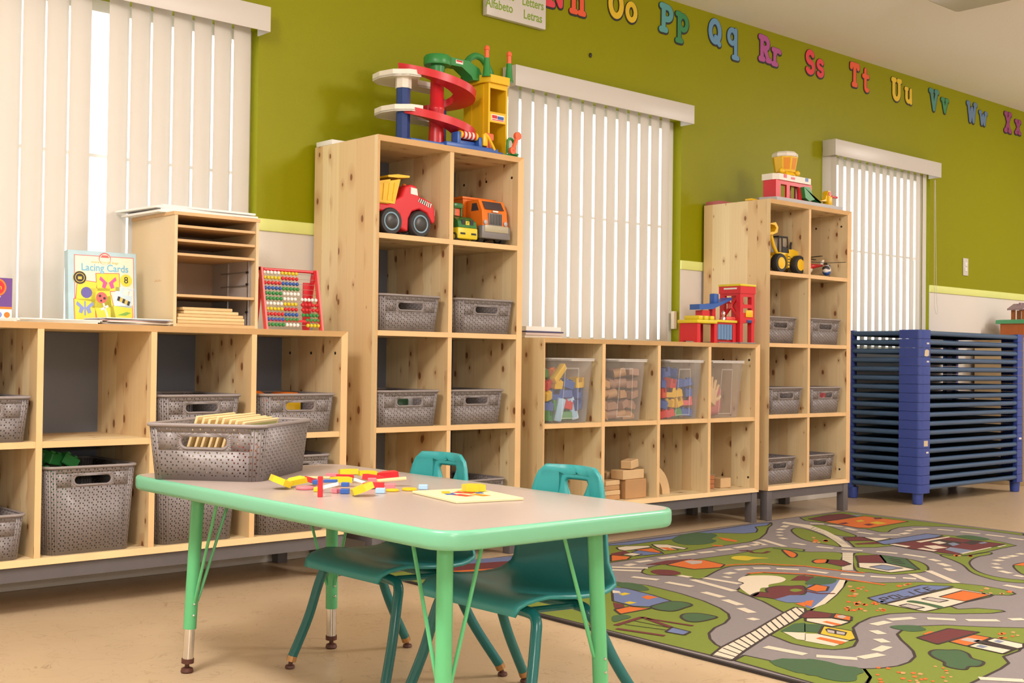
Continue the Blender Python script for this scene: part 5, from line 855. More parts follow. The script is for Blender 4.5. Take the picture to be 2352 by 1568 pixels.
for i, (a, b_) in enumerate(((.005, .275), (.005, .275), (.008, .270), (.030, .250), (.025, .225))):
    single('puzzle_tray', MB().rbox(a, b_, 0, .24, 0, .0115, .002, 0, 1), mat('tray_wood_%d' % (i % 2), (.66 + .08 * (i % 2), .46 + .08 * (i % 2), .22 + .06 * (i % 2)), .5, var=.08, vscale=20), '%s wooden puzzle tray from the bottom inside the paper sorter' % names[i], 'puzzle', (-.8280 + ct + .004, -.392, ZL + ct + .0005 + i * .0120), (0, 0, 0), 'puzzle trays in the sorter')
for i, (dx, dy, rz) in enumerate(((-.045, .02, .05), (-.030, .035, -.06), (-.050, .03, .10), (-.02, .04, .02))):
    single('paper_sheaf', MB().box(0, .385, 0, .28, 0, .0075), PAPER, '%s white paper sheaf from the bottom on the paper sorter' % names[i], 'paper', (-.8280 + dx + .012, -.36 + dy, ZL + CH + .0006 + i * .0078), (0, 0, rz), 'papers on the sorter')
# activity box "Lacing Cards"
lb = thing('card_box', 'pale blue Lacing Cards box leaning upright against the blind', 'box', (-1.018, -.247, ZL)); lb.rotation_euler = (math.radians(-5), 0, math.radians(-3)); lb.location.z = ZL + .0035; BWd, BH, BT = .248, .262, .035
part(lb, 'box', lambda m: m.rbox(-BWd / 2, BWd / 2, 0, BT, 0, BH, .0015, 0, 1), mat('pale_blue_print', (.42, .60, .68), .4, var=.1, vscale=30))
pr = lambda nm, q, h, mt: part(lb, nm, lambda m: m.prism(q, -.0003 * h, -.0003 * h + .0003, 'y'), mt)
CRM = mat('cream_print', (.80, .76, .62), .4); PRD = mat('red_print', (.72, .12, .12), .4); PYL = mat('lime_print', (.70, .64, .05), .4); PIN = mat('pink_print', (.78, .08, .30), .4); PUR = mat('violet_print', (.12, .10, .36), .4); PBL = mat('periwinkle_print', (.22, .28, .62), .4); PGR = mat('leaf_print', (.18, .40, .06), .4); PBK = mat('ink_print', (.02, .02, .02), .4); PGD = mat('gold_print', (.66, .48, .08), .4); PSK = mat('sky_print', (.55, .70, .80), .4); PWH = mat('white_print', (.82, .81, .76), .4)
rect = lambda cx, cz, w, h, a=0.0: [(cx + x * math.cos(a) - z * math.sin(a), cz + x * math.sin(a) + z * math.cos(a)) for x, z in ((-w / 2, -h / 2), (w / 2, -h / 2), (w / 2, h / 2), (-w / 2, h / 2))]
pr('cover_border', rect(.006, .128, .216, .236), 1, PRD); pr('cover_panel', rect(.006, .128, .211, .231), 2, CRM); pr('logo_arch', circle(.008, .236, .022, 20), 3, PRD); pr('logo_arch', circle(.008, .234, .0195, 20), 4, CRM); pr('logo_arch', [(-.008, .240), (.024, .240), (.018, .249), (-.002, .249)], 5, PRD)
for cx, cz, w, h, a, mt in ((-.060, .118, .068, .070, -.1, PYL), (.018, .152, .082, .062, .04, PYL), (.074, .100, .064, .070, -.10, PSK), (-.008, .095, .070, .070, .08, PYL), (-.066, .052, .072, .074, .03, PYL), (.004, .058, .066, .080, .2, PYL), (.066, .036, .080, .066, .04, PYL), (-.004, .012, .080, .022, 0, CRM)):
    pr('card_frame', rect(cx, cz, w + .005, h + .005, a), 4, PRD if mt is not PSK else PWH); pr('card_face', rect(cx, cz, w, h, a), 5, mt)
wing = lambda cx, cz, s, mt: [pr('printed_wing', [(cx + sx * s * x, cz + s * z) for x, z in ((.08, .0), (.9, .75), (1.05, .35), (.6, .0), (.75, -.55), (.35, -.7))], 7, mt) for sx in (-1, 1)]
wing(.018, .150, .030, PIN); wing(-.066, .058, .030, PBL); pr('printed_body', rect(-.066, .056, .005, .05), 8, PBL); pr('printed_body', rect(.018, .150, .004, .045), 8, PYL)
pr('printed_bug', circle(-.060, .112, .020, 14), 7, PUR); pr('printed_bug', circle(-.006, .096, .020, 16), 7, PRD); pr('printed_spot', circle(-.012, .102, .005, 8), 8, PBK); pr('printed_spot', circle(.004, .094, .005, 8), 8, PBK); pr('printed_spot', circle(-.008, .085, .004, 8), 8, PBK)
for i in range(5): pr('bee_stripe', rect(.056 + i * .009, .095 - i * .004, .009, .016, -.3), 7, PGD if i % 2 else PBK)
pr('printed_cloud', circle(.085, .118, .012, 12), 7, PWH); pr('printed_cloud', circle(.100, .115, .010, 12), 7, PWH); pr('printed_dragonfly', rect(.008, .050, .006, .055, .3), 7, PWH); pr('printed_dragonfly', rect(.004, .060, .030, .008, .5), 7, PWH); pr('printed_grasshopper', [(.05, .035), (.085, .048), (.10, .044), (.08, .034)], 7, PGR); pr('printed_flower', circle(.104, .022, .006, 8), 7, PRD)
pr('gold_seal', circle(-.083, .164, .024, 24), 6, PGD); pr('gold_seal', circle(-.083, .164, .0225, 24), 7, PBK); pr('gold_seal', circle(-.083, .164, .017, 20), 8, PGD); pr('gold_seal', circle(-.083, .164, .0145, 20), 9, PBK); pr('gold_seal', rect(-.083, .163, .014, .010), 10, PGD)
pr('number_badge', circle(.084, .162, .022, 24), 6, PYL)
text_mesh('8', .034, 'lettering', PBK, lb, (.084, -.0026, .162), FACE, .0002); text_mesh('Lacing Cards', .036, 'lettering', PBL if False else mat('cyan_print', (.16, .46, .66), .4), lb, (.008, -.0012, .202), FACE, .0002, .0006, sx=.92); text_mesh('more friendly bugs', .013, 'lettering', PGD, lb, (.008, -.0012, .223), FACE, .0002)
# purple boxed game at the left edge
pbx = thing('game_box', 'purple game box cut off by the left photo edge', 'box', (-1.425, -.25, ZL)); part(pbx, 'box', lambda m: m.rbox(-.085, .085, 0, .05, 0, .150, .0015, 0, 1), mat('purple_card', (.13, .05, .25), .35))
part(pbx, 'logo', lambda m: m.prism([(x * 1.0, z) for x, z in circle(.035, .118, .030, 20)], -.0006, -.0003, 'y'), ORG); part(pbx, 'logo', lambda m: m.prism([(x, z) for x, z in circle(.035, .118, .024, 20)], -.0009, -.0006, 'y'), RED)
text_mesh('th', .024, 'lettering', LEMON, pbx, (.040, -.0012, .118), FACE, .0002); text_mesh('ERY', .020, 'lettering', PWH, pbx, (.030, -.0006, .080), FACE, .0002)
part(pbx, 'stripe', lambda m: m.box(-.084, .084, -.0006, -.0003, .045, .053), ORG); part(pbx, 'cover_panel', lambda m: m.box(-.084, .084, -.0006, -.0003, .004, .045), PWH)
for i, mt in enumerate((ORG, PBL, PGD, PRD)): part(pbx, 'printed_ball', lambda m: m.prism(circle(.068 - i * .026, .026, .010, 12), -.0009, -.0006, 'y'), mt)
# papers and magazines
for i in range(3): single('paper_sheaf', MB().box(-.14, .14, -.09, .09, 0, .004), PAPER, '%s white sheet pile from the bottom, left of the Lacing Cards box' % names[i], 'paper', (-1.26 + .006 * i, -.345 - .004 * i, ZL + .0003 + .0043 * i), (0, 0, .02 * i), 'papers beside the box')
for i, (rz, mt) in enumerate(((.10, mat('grey_cover', (.34, .30, .30), .4)), (-.04, TAN), (.14, PAPER), (.02, mat('rose_cover', (.55, .34, .30), .4)), (-.10, mat('slate_cover', (.25, .27, .32), .4)), (.06, PAPER))):
    single('magazine', MB().rbox(-.125, .125, -.085, .085, 0, .0036, .0008, 0, 1), [mt], '%s magazine from the bottom of the pile before the Lacing Cards box' % names[i], 'magazine', (-.985 + .006 * (i % 3), -.352, ZL + .0003 + .0039 * i), (0, 0, rz), 'magazines on the low left shelf')
# abacus
ab = thing('abacus', 'red-framed abacus with coloured beads leaning beside the tall shelf', 'abacus', (-.322, -.345, ZL)); AH = .240; AW = .128
tl = .05      # half spread of the feet
for s in (-1, 1):
    part(ab, 'side_bar', lambda m: m.prism([(-tl - .010, 0), (-tl + .012, 0), (.010, AH), (-.012, AH)], s * AW - (.008 if s > 0 else 0), s * AW + (.008 if s < 0 else 0), 'x'), REDP)
    part(ab, 'side_bar', lambda m: m.prism([(tl + .010, 0), (tl - .012, 0), (-.010, AH - .004), (.012, AH - .004)], s * (AW - .0085) - (.008 if s > 0 else 0), s * (AW - .0085) + (.008 if s < 0 else 0), 'x'), RED)
part(ab, 'top_bar', lambda m: m.cyl((-AW, 0, AH - .008), (AW, 0, AH - .008), .006, n=10), RED); part(ab, 'lower_bar', lambda m: m.box(-AW + .008, AW - .008, -tl + .006, -tl + .012, .032, .040), RED); part(ab, 'rear_panel', lambda m: m.box(AW - .050, AW - .018, tl - .035, tl - .030, .004, .19), RED)
BE = [PAPER, LEMON, RED, BLUE, GRN]
bead_me = {}
def bead(mt):
    if mt.name not in bead_me: o = MB().lathe([(.0022, -.0055), (.0052, -.0048), (.0078, -.001), (.0078, .001), (.0052, .0048), (.0022, .0055)], (0, 0, 0), (1, 0, 0), 12).build('bead', mt, ab); bead_me[mt.name] = o; return o
    o = bead_me[mt.name].copy(); COL.objects.link(o); return o
for r in range(11):
    z = AH - .020 - r * .0200; f = z / AH; y = -tl * (1 - f); part(ab, 'wire', lambda m: m.cyl((-AW + .006, y, z), (AW - .006, y, z), .0009, n=6), CHROME)
    c1, c2_ = BE[r % 5], BE[(r + 1) % 5]; xs_ = []
    if r < 5: xs_ = [(-.110 + .0158 * k, c1 if k < 5 else c2_) for k in range(10)]
    else: xs_ = [(-.110 + .0158 * k, BE[(r + 4) % 5] if k < 5 else c1) for k in range(9)] + [(.110 - .0158 * k, c1 if r % 2 else BE[(r + 1) % 5]) for k in range(5 if r < 9 else 4)]
    for x, mt in xs_: o = bead(mt); o.location = (x, y, z); o.parent = ab
# box on top of the tall shelf at the back
single('flat_box', MB().rbox(-.001, .20, -.12, 0, 0, .021, .002), PAPER, 'flat white box at the back of the garage-topped shelf', 'box', (.001, -.028, HT + .0003))
# books left on the low middle shelf
for i, (w, d, h, mt, lb_) in enumerate(((.235, .20, .012, mat('ivory_cover', (.66, .58, .48), .4), 'ivory book at the bottom of the pile on the low middle shelf'), (.232, .20, .013, mat('striped_spine', (.62, .50, .46), .4), 'cream striped book second from the bottom by the tall shelf'), (.240, .20, .006, mat('navy_cover', (.06, .06, .16), .4), 'thin navy book under the white box beside the tall shelf'), (.228, .19, .022, PAPER, 'white box on top of the book pile beside the tall shelf'))):
    single('book', MB().rbox(0, w, -d, 0, 0, h, .0015, 0, 1), mt, lb_, 'book', (.945, -.13 - .004 * i, ZL + .0004 + [0, .0123, .0256, .0319][i]), (0, 0, .01 * (i - 1)), 'book pile on the low middle shelf')
# ------------------------------------------------------------------ toy parking garage on the near tall shelf
ZG = HT + .0005
gt = thing('toy_garage', 'toy parking garage with red spiral ramp and yellow lift tower', 'toy', (.45, -.33, ZG)); G0 = Vector((.45, -.33, ZG))
def gp(name, fn, mt, ang=40):
    m = MB(); m.T = Matrix.Translation(-G0); fn(m); return m.build(name, mt, gt, ang)
GW = mat('cream_plastic', (.80, .76, .68), .4)
gp('base', lambda m: (m.rbox(.19, .70, -.44, -.22, ZG, ZG + .016, .004), m.rbox(.37, .66, -.452, -.40, ZG, ZG + .024, .004)), BLUE)
gp('base_pad', lambda m: (m.rbox(.70, .79, -.44, -.24, ZG, ZG + .012, .003), m.rbox(.74, .785, -.45, -.40, ZG + .012, ZG + .020, .003)), GRN)
gp('post', lambda m: m.lathe([(.030, .016), (.030, .245)], (.232, -.33, ZG), n=8), DBLUE, 20); gp('post', lambda m: m.lathe([(.026, .016), (.026, .245)], (.50, -.245, ZG), n=8), DBLUE, 20)
gp('collar', lambda m: m.lathe([(.034, .240), (.034, .285)], (.232, -.33, ZG), n=8), GW, 20)
deck = lambda k: [(.150 + k, -.27), (.165 + k, -.345), (.215 + k, -.395), (.268 + k, -.405), (.30, -.34), (.36, -.26), (.50, -.255), (.52, -.17), (.22, -.16), (.165 + k, -.20)]
for z in (.285, .140):
    k = 0 if z > .2 else .012; gp('deck', lambda m: m.prism(deck(k), ZG + z, ZG + z + .006), GW)
    def lip(m):
        q = deck(k); n = len(q)
        for i in range(n):
            a, b = Vector(q[i]), Vector(q[(i + 1) % n]); d = (b - a).normalized(); nn = Vector((-d.y, d.x)) * .006
            m.prism([tuple(a), tuple(b), tuple(b + nn), tuple(a + nn)], ZG + z - .002, ZG + z + .026)
    gp('deck_rim', lip, GW)
cxh, cyh = .408, -.335
gp('column', lambda m: m.lathe([(.036, .020), (.033, .09), (.032, .17), (.034, .175), (.034, .185), (.030, .19), (.029, .345)], (cxh, cyh, ZG), n=20), RED)
def spiral(m):
    n = 60; ring = []
    for i in range(n + 1):
        f = i / n; a = math.radians(180 + 540 * f); z = ZG + .318 - .262 * f; rx, ry = .158, .098
        if f < .06: rx *= 1 + (.06 - f) * 1.2
        c, s = math.cos(a), math.sin(a); sec = []
        for k, h in ((1.24, .026), (1.20, .026), (1.17, .004), (.62, .000), (.56, .020), (.52, .020), (.55, -.010), (1.21, -.006)): sec.append((cxh + rx * k * c, cyh + ry * k * s, z + h))
        ring.append(sec)
    vs = [v for r in ring for v in r]; K = 8; fs = [(i * K + j, i * K + (j + 1) % K, (i + 1) * K + (j + 1) % K, (i + 1) * K + j) for i in range(n) for j in range(K)] + [tuple(range(K)), tuple(range(n * K + K - 1, n * K - 1, -1))]
    m.add(vs, fs)
gp('spiral_ramp', spiral, RED, 50)
gp('top_cap', lambda m: m.lathe([(.030, .335), (.033, .362), (.058, .366), (.060, .372), (.060, .400), (.054, .408)], (cxh, cyh, ZG), n=22), GRN)
def bridge(m):
    # arm from the cap to the lift tower, then down
    m.prism([(.40, ZG + .372), (.52, ZG + .376), (.575, ZG + .345), (.585, ZG + .330), (.65, ZG + .335), (.62, ZG + .385), (.56, ZG + .408), (.42, ZG + .408)], -.365, -.305, 'y')
gp('bridge_arm', bridge, GRN)
TWX0, TWX1, TWY0, TWY1 = .640, .752, -.405, -.235
gp('arch', lambda m: m.tube(smooth_path([(.585, -.30, ZG + .345), (.598, -.30, ZG + .415), (.640, -.30, ZG + .455), (.690, -.30, ZG + .452), (.735, -.30, ZG + .405), (.752, -.30, ZG + .350)], 6), [.015] * 31, 10), GRN, 60)
for x, y in ((.632, -.40), (.772, -.39)):
    gp('turret', lambda m: m.lathe([(.022, .345), (.017, .36), (.013, .41), (.012, .428)], (x, y, ZG), n=14), GRN); gp('finial', lambda m: m.lathe([(.010, .428), (.010, .462), (.013, .464), (.011, .478), (.004, .484)], (x, y, ZG), n=12), ORGR)
gp('lift_tower', lambda m: (m.box(TWX0, TWX0 + .010, TWY0, TWY1, ZG + .012, ZG + .335), m.box(TWX1 - .010, TWX1, TWY0, TWY1, ZG + .012, ZG + .335), m.box(TWX0 + .010, TWX1 - .010, TWY1 - .01, TWY1, ZG + .012, ZG + .335), m.box(TWX0 + .010, TWX1 - .010, TWY0, TWY0 + .012, ZG + .150, ZG + .196), m.box(TWX0 + .010, TWX1 - .010, TWY0, TWY0 + .012, ZG + .300, ZG + .335), m.box(TWX0 - .006, TWX0, TWY0 + .03, TWY0 + .055, ZG + .012, ZG + .32), m.box(TWX0 - .006, TWX0, TWY1 - .06, TWY1 - .03, ZG + .012, ZG + .32)), YEL)
gp('tower_cornice', lambda m: m.prism([(TWX0 - .02, TWY0 + .02), (TWX0 + .0, TWY0 - .014), (TWX1 + .0, TWY0 - .014), (TWX1 + .028, TWY0 + .02), (TWX1 + .028, TWY1 + .01), (TWX0 - .02, TWY1 + .01)], ZG + .322, ZG + .356), YEL)
gp('lift_rail', lambda m: [m.box(TWX0 + .045, TWX0 + .055, TWY1 - .016, TWY1 - .010, ZG + .02, ZG + .30)] + [m.box(TWX0 + .03, TWX0 + .075, TWY1 - .014, TWY1 - .0105, ZG + .03 + .025 * i, ZG + .034 + .025 * i) for i in range(10)], mat('amber_plastic', (.62, .34, .01), .35))
stk = gp('sticker', lambda m: m.box(TWX0 + .018, TWX1 - .018, TWY0 - .0006, TWY0, ZG + .158, ZG + .186), PAPER)
gp('sticker_print', lambda m: m.box(TWX0 + .022, TWX0 + .052, TWY0 - .0010, TWY0 - .0006, ZG + .168, ZG + .182), RED); gp('sticker_print', lambda m: m.box(TWX0 + .054, TWX1 - .022, TWY0 - .0010, TWY0 - .0006, ZG + .166, ZG + .180), BLUE); gp('sticker_print', lambda m: m.box(TWX0 + .022, TWX1 - .022, TWY0 - .0010, TWY0 - .0006, ZG + .160, ZG + .164), RED)
gp('badge', lambda m: m.box(.485, .525, -.3665, -.365, ZG + .386, ZG + .402), PAPER); gp('badge', lambda m: m.box(.488, .522, -.3670, -.3665, ZG + .394, ZG + .401), RED)
gp('roller_frame', lambda m: (m.rbox(.435, .455, -.445, -.40, ZG + .020, ZG + .075, .004), m.rbox(.555, .575, -.445, -.40, ZG + .020, ZG + .065, .004), m.rbox(.455, .555, -.42, -.40, ZG + .020, ZG + .045, .003)), BLUE)
gp('roller', lambda m: [m.cyl((.456 + .0105 * i, -.43, ZG + .066), (.4665 + .0105 * i, -.43, ZG + .066), .017 if i % 2 == 0 else .0165, n=16, mi=(0 if i in (0, 8) else 1 if i % 2 == 0 else 2)) for i in range(9)], [YEL, GW, RED])
gp('fuel_hose', lambda m: (m.tube(smooth_path([(.59, -.44, ZG + .085), (.605, -.448, ZG + .07), (.625, -.45, ZG + .04), (.640, -.45, ZG + .018)], 5), .0065, 8), m.rbox(.578, .606, -.448, -.43, ZG + .03, ZG + .085, .006)), YEL)
gp('fuel_pump', lambda m: (m.rbox(.607, .636, -.435, -.41, ZG + .02, ZG + .06, .004), m.rbox(.602, .648, -.437, -.408, ZG + .06, ZG + .092, .006)), ORGR)
gp('phone_bracket', lambda m: m.tube(smooth_path([(.735, -.43, ZG + .02), (.735, -.43, ZG + .075), (.760, -.43, ZG + .082), (.775, -.43, ZG + .05), (.775, -.43, ZG + .015)], 5), .006, 8), GRN)
gp('handset', lambda m: (m.cyl((.748, -.452, ZG + .030), (.748, -.438, ZG + .030), .016, n=18), m.cyl((.778, -.452, ZG + .098), (.778, -.438, ZG + .098), .018, n=18), m.tube([(.748, -.446, ZG + .030), (.778, -.446, ZG + .098)], .009, 8)), ORGR)

# ------------------------------------------------------------------ wheeled toys
def wheel(m, c, r, w, ax=(0, 1, 0), hub=.62, mi=(0, 1, 2), n=26):
    a = Vector(ax); c = Vector(c)
    m.lathe([(r * .55, -w / 2), (r * .92, -w / 2), (r, -w * .32), (r, w * .32), (r * .92, w / 2), (r * .55, w / 2)], tuple(c), ax, n, mi[0])
    m.lathe([(r * hub, -w * .505), (r * (hub + .06), -w * .515), (r * (hub + .06), w * .515), (r * hub, w * .505)], tuple(c), ax, n, mi[2])
    m.lathe([(r * .12, -w * .56), (r * hub * .9, -w * .53), (r * hub, -w * .45), (r * hub, w * .45), (r * hub * .9, w * .53), (r * .12, w * .56)], tuple(c), ax, n, mi[1])
Z1 = LV[2] + .0004
dt = thing('toy_dump_truck', 'red toy dump truck with yellow bed on the near tall shelf', 'toy truck', (.19, -.345, Z1)); D0 = Vector((.19, -.345, Z1))
def dp(name, fn, mt, ang=40, root=None, org=None):
    m = MB(); m.T = Matrix.Translation(-(org or D0)); fn(m); return m.build(name, mt, root or dt, ang)
for x in (.112, .262):
    for y in (-.405, -.285): dp('wheel', lambda m: wheel(m, (x, y, Z1 + .056), .0555, .036), [RUB, mat('dark_hub', (.03, .03, .03), .35), mat('steel_blue_ring', (.20, .34, .46), .35)])
dp('chassis', lambda m: m.rbox(.06, .33, -.385, -.305, Z1 + .045, Z1 + .085, .006), RED)
def hood(m):
    q = [(.165, Z1 + .03), (.205, Z1 + .02), (.208, Z1 + .075), (.225, Z1 + .105), (.262, Z1 + .118), (.302, Z1 + .105), (.325, Z1 + .07), (.336, Z1 + .062), (.348, Z1 + .075), (.346, Z1 + .120), (.330, Z1 + .152), (.285, Z1 + .168), (.262, Z1 + .170), (.258, Z1 + .190), (.245, Z1 + .214), (.215, Z1 + .218), (.188, Z1 + .205), (.172, Z1 + .165), (.10, Z1 + .125), (.05, Z1 + .125), (.05, Z1 + .095), (.16, Z1 + .09)]
    m.prism(q, -.412, -.278, 'y')
b = dp('body', hood, RED); bv = b.modifiers.new('soft', 'BEVEL'); bv.width = .007; bv.segments = 3; bv.limit_method = 'ANGLE'
dp('window', lambda m: m.prism([(.215, Z1 + .178), (.252, Z1 + .174), (.247, Z1 + .202), (.216, Z1 + .205)], -.4136, -.412, 'y'), PAPER); dp('beacon', lambda m: m.lathe([(.010, .214), (.010, .222), (.004, .228)], (.232, -.345, Z1), n=10), ORG)
dp('headlight', lambda m: m.rbox(.332, .350, -.408, -.37, Z1 + .096, Z1 + .125, .004), LGREY); dp('headlight', lambda m: m.rbox(.332, .350, -.32, -.282, Z1 + .096, Z1 + .125, .004), LGREY)
dp('decal', lambda m: m.prism([(.255, Z1 + .150), (.318, Z1 + .128), (.326, Z1 + .146), (.262, Z1 + .164)], -.4134, -.412, 'y'), PAPER)
for i in range(6): dp('decal_stripe', lambda m: m.prism([(.258 + i * .0105, Z1 + .149 - i * .0036), (.263 + i * .0105, Z1 + .148 - i * .0036), (.269 + i * .0098, Z1 + .162 - i * .0030), (.264 + i * .0098, Z1 + .1635 - i * .0030)], -.4142, -.4134, 'y'), RUB if i != 4 else RED)
def bedm(m):
    t = .006
    for y0, y1 in ((-.415, -.409), (-.281, -.275)): m.prism([(.030, Z1 + .13), (.132, Z1 + .128), (.160, Z1 + .232), (.030, Z1 + .205)], y0, y1, 'y')
    m.box(.030, .134, -.409, -.281, Z1 + .126, Z1 + .132); m.prism([(.126, Z1 + .13), (.133, Z1 + .13), (.160, Z1 + .232), (.152, Z1 + .232)], -.409, -.281, 'y')
    m.prism([(.100, Z1 + .236), (.155, Z1 + .238), (.208, Z1 + .244), (.210, Z1 + .252), (.150, Z1 + .252), (.100, Z1 + .244)], -.412, -.278, 'y')
    m.prism([(.022, Z1 + .198), (.105, Z1 + .218), (.105, Z1 + .226), (.022, Z1 + .208)], -.420, -.409, 'y')
    for i in range(4): m.prism([(.045 + .024 * i, Z1 + .14), (.050 + .024 * i, Z1 + .14), (.054 + .027 * i, Z1 + .203 + .004 * i), (.048 + .027 * i, Z1 + .203 + .004 * i)], -.4185, -.415, 'y')
dp('dump_bed', bedm, YEL)
# orange truck, nose to the room
ot = thing('toy_truck', 'orange toy truck with grey grille facing out of the near tall shelf', 'toy truck', (.66, -.33, Z1)); O0 = Vector((.66, -.33, Z1))
op = lambda n, f, mt, a=40: dp(n, f, mt, a, ot, O0)
for x in (.595, .725):
    for y in (-.395, -.25): op('wheel', lambda m: wheel(m, (x, y, Z1 + .033), .033, .028, (1, 0, 0)), [RUB, GREYP, RUB])
op('chassis', lambda m: m.rbox(.585, .735, -.425, -.21, Z1 + .03, Z1 + .062, .004), GREYP); op('bumper', lambda m: m.rbox(.578, .742, -.446, -.415, Z1 + .022, Z1 + .078, .005), GREYP); op('bumper_trim', lambda m: m.rbox(.592, .728, -.449, -.445, Z1 + .050, Z1 + .080, .003), mat('gold_grey', (.42, .38, .26), .3))
op('cab', lambda m: m.prism([(-.438, Z1 + .075), (-.43, Z1 + .145), (-.405, Z1 + .192), (-.33, Z1 + .192), (-.33, Z1 + .062), (-.438, Z1 + .062)], .588, .732, 'x'), ORG)
op('windscreen', lambda m: m.prism([(-.4325, Z1 + .150), (-.4095, Z1 + .186), (-.4105, Z1 + .1868), (-.4335, Z1 + .1505)], .606, .714, 'x'), mat('dark_glass', (.05, .04, .05), .1)); op('side_window', lambda m: m.prism([(-.41, Z1 + .145), (-.36, Z1 + .145), (-.365, Z1 + .178), (-.395, Z1 + .178)], .5872, .588, 'x'), MATS['dark_glass'])
op('grille', lambda m: m.rbox(.622, .698, -.4405, -.432, Z1 + .080, Z1 + .135, .002), GREYP)
for i in range(8): op('grille_bar', lambda m: m.box(.626 + i * .009, .630 + i * .009, -.4416, -.4405, Z1 + .084, Z1 + .131), RUB)
for x in (.602, .718): op('headlight', lambda m: m.lathe([(.010, 0), (.010, .004), (.006, .006)], (x, -.438, Z1 + .092), (0, -1, 0), 12), LGREY)
op('badge', lambda m: m.box(.645, .675, -.4395, -.4375, Z1 + .139, Z1 + .146), PAPER)
op('hopper', lambda m: (m.prism([(.575, Z1 + .075), (.745, Z1 + .075), (.752, Z1 + .205), (.568, Z1 + .205)], -.325, -.21, 'y'), m.rbox(.562, .758, -.330, -.205, Z1 + .200, Z1 + .212, .004)), ORG)
# green tractor
gr = thing('toy_tractor', 'green and yellow toy tractor beside the orange truck', 'toy tractor', (.487, -.405, Z1)); T0 = Vector((.487, -.405, Z1)); tp = lambda n, f, mt, a=40: dp(n, f, mt, a, gr, T0)
for x in (.445, .540):
    for y, r in ((-.425, .018), (-.36, .030)): tp('wheel', lambda m: wheel(m, (x, y, Z1 + r), r, .02, (1, 0, 0), mi=(0, 1, 1)), [RUB, LEMON])
tp('lower_body', lambda m: m.rbox(.442, .552, -.448, -.345, Z1 + .010, Z1 + .058, .005), LEMON); tp('front_vent', lambda m: m.box(.455, .482, -.4490, -.4480, Z1 + .028, Z1 + .036), RUB); tp('front_vent', lambda m: m.box(.515, .542, -.4490, -.4480, Z1 + .028, Z1 + .036), RUB)
b = tp('bonnet', lambda m: m.prism([(-.446, Z1 + .0585), (-.440, Z1 + .085), (-.405, Z1 + .108), (-.35, Z1 + .112), (-.35, Z1 + .0585)], .446, .548, 'x'), mat('tractor_green', (.03, .17, .04), .3))
tp('emblem', lambda m: m.prism([(.487, Z1 + .070), (.507, Z1 + .070), (.507, Z1 + .086), (.487, Z1 + .086)], -.4452, -.4425, 'y'), LEMON); tp('emblem', lambda m: m.prism([(.491, Z1 + .073), (.498, Z1 + .078), (.503, Z1 + .080), (.498, Z1 + .083)], -.4460, -.4452, 'y'), MATS['tractor_green'])
tp('dark_intake', lambda m: m.box(.466, .484, -.4440, -.4400, Z1 + .070, Z1 + .092), RUB); tp('dark_intake', lambda m: m.box(.512, .530, -.4440, -.4400, Z1 + .070, Z1 + .092), RUB)
tp('cab_window', lambda m: m.box(.455, .492, -.40, -.36, Z1 + .112, Z1 + .142), ORGR); tp('cab_roof', lambda m: m.rbox(.448, .500, -.412, -.35, Z1 + .142, Z1 + .166, .006), MATS['tractor_green'])
for x in (.453, .494): tp('cab_post', lambda m: m.box(x - .003, x + .003, -.408, -.402, Z1 + .110, Z1 + .143), MATS['tractor_green'])
# yellow wheel loader on the far tall shelf
wl = thing('toy_loader', 'yellow toy wheel loader with black cab on the far tall shelf', 'toy loader', (2.88, -.355, Z1)); L0 = Vector((2.88, -.355, Z1)); lp = lambda n, f, mt, a=40: dp(n, f, mt, a, wl, L0)
for x in (2.782, 2.962):
    for y in (-.405, -.30): lp('wheel', lambda m: wheel(m, (x, y, Z1 + .054), .0535, .040, hub=.55, mi=(0, 1, 1)), [RUB, YEL])
lp('frame', lambda m: (m.rbox(2.74, 3.01, -.385, -.325, Z1 + .045, Z1 + .095, .005), m.box(2.862, 2.876, -.41, -.30, Z1 + .03, Z1 + .11)), YEL); lp('engine_cover', lambda m: m.prism([(2.895, Z1 + .095), (3.04, Z1 + .08), (3.055, Z1 + .115), (3.01, Z1 + .128), (2.935, Z1 + .142), (2.895, Z1 + .138)], -.39, -.32, 'y'), YEL); lp('counterweight', lambda m: (m.rbox(3.015, 3.045, -.39, -.32, Z1 + .05, Z1 + .13, .004), m.rbox(3.04, 3.085, -.385, -.325, Z1 + .05, Z1 + .07, .004)), YEL)
lp('cab_base', lambda m: m.rbox(2.80, 2.895, -.392, -.318, Z1 + .095, Z1 + .118, .004), YEL)
def cabf(m):
    for y in (-.39, -.32):
        for x0, x1 in ((2.802, 2.800), (2.835, 2.832), (2.893, 2.880)): m.tube([(x0, y, Z1 + .118), (x1, y, Z1 + .203)], .0035, 6)
        m.tube([(2.800, y, Z1 + .203), (2.880, y, Z1 + .203)], .0035, 6); m.prism([(2.838, Z1 + .118), (2.893, Z1 + .118), (2.889, Z1 + .145), (2.838, Z1 + .152)], y - .002, y + .002, 'y')
    m.box(2.797, 2.883, -.393, -.317, Z1 + .203, Z1 + .209)
lp('cab', cabf, RUB); lp('cab_glass', lambda m: m.box(2.804, 2.876, -.386, -.324, Z1 + .120, Z1 + .200), CLEARP); lp('exhaust', lambda m: m.tube([(2.962, -.355, Z1 + .13), (2.962, -.355, Z1 + .165), (2.968, -.355, Z1 + .185)], .006, 8), RUB)
lp('ladder', lambda m: [m.box(2.862, 2.878, -.412, -.408, Z1 + .03 + .016 * i, Z1 + .034 + .016 * i) for i in range(5)], RUB)
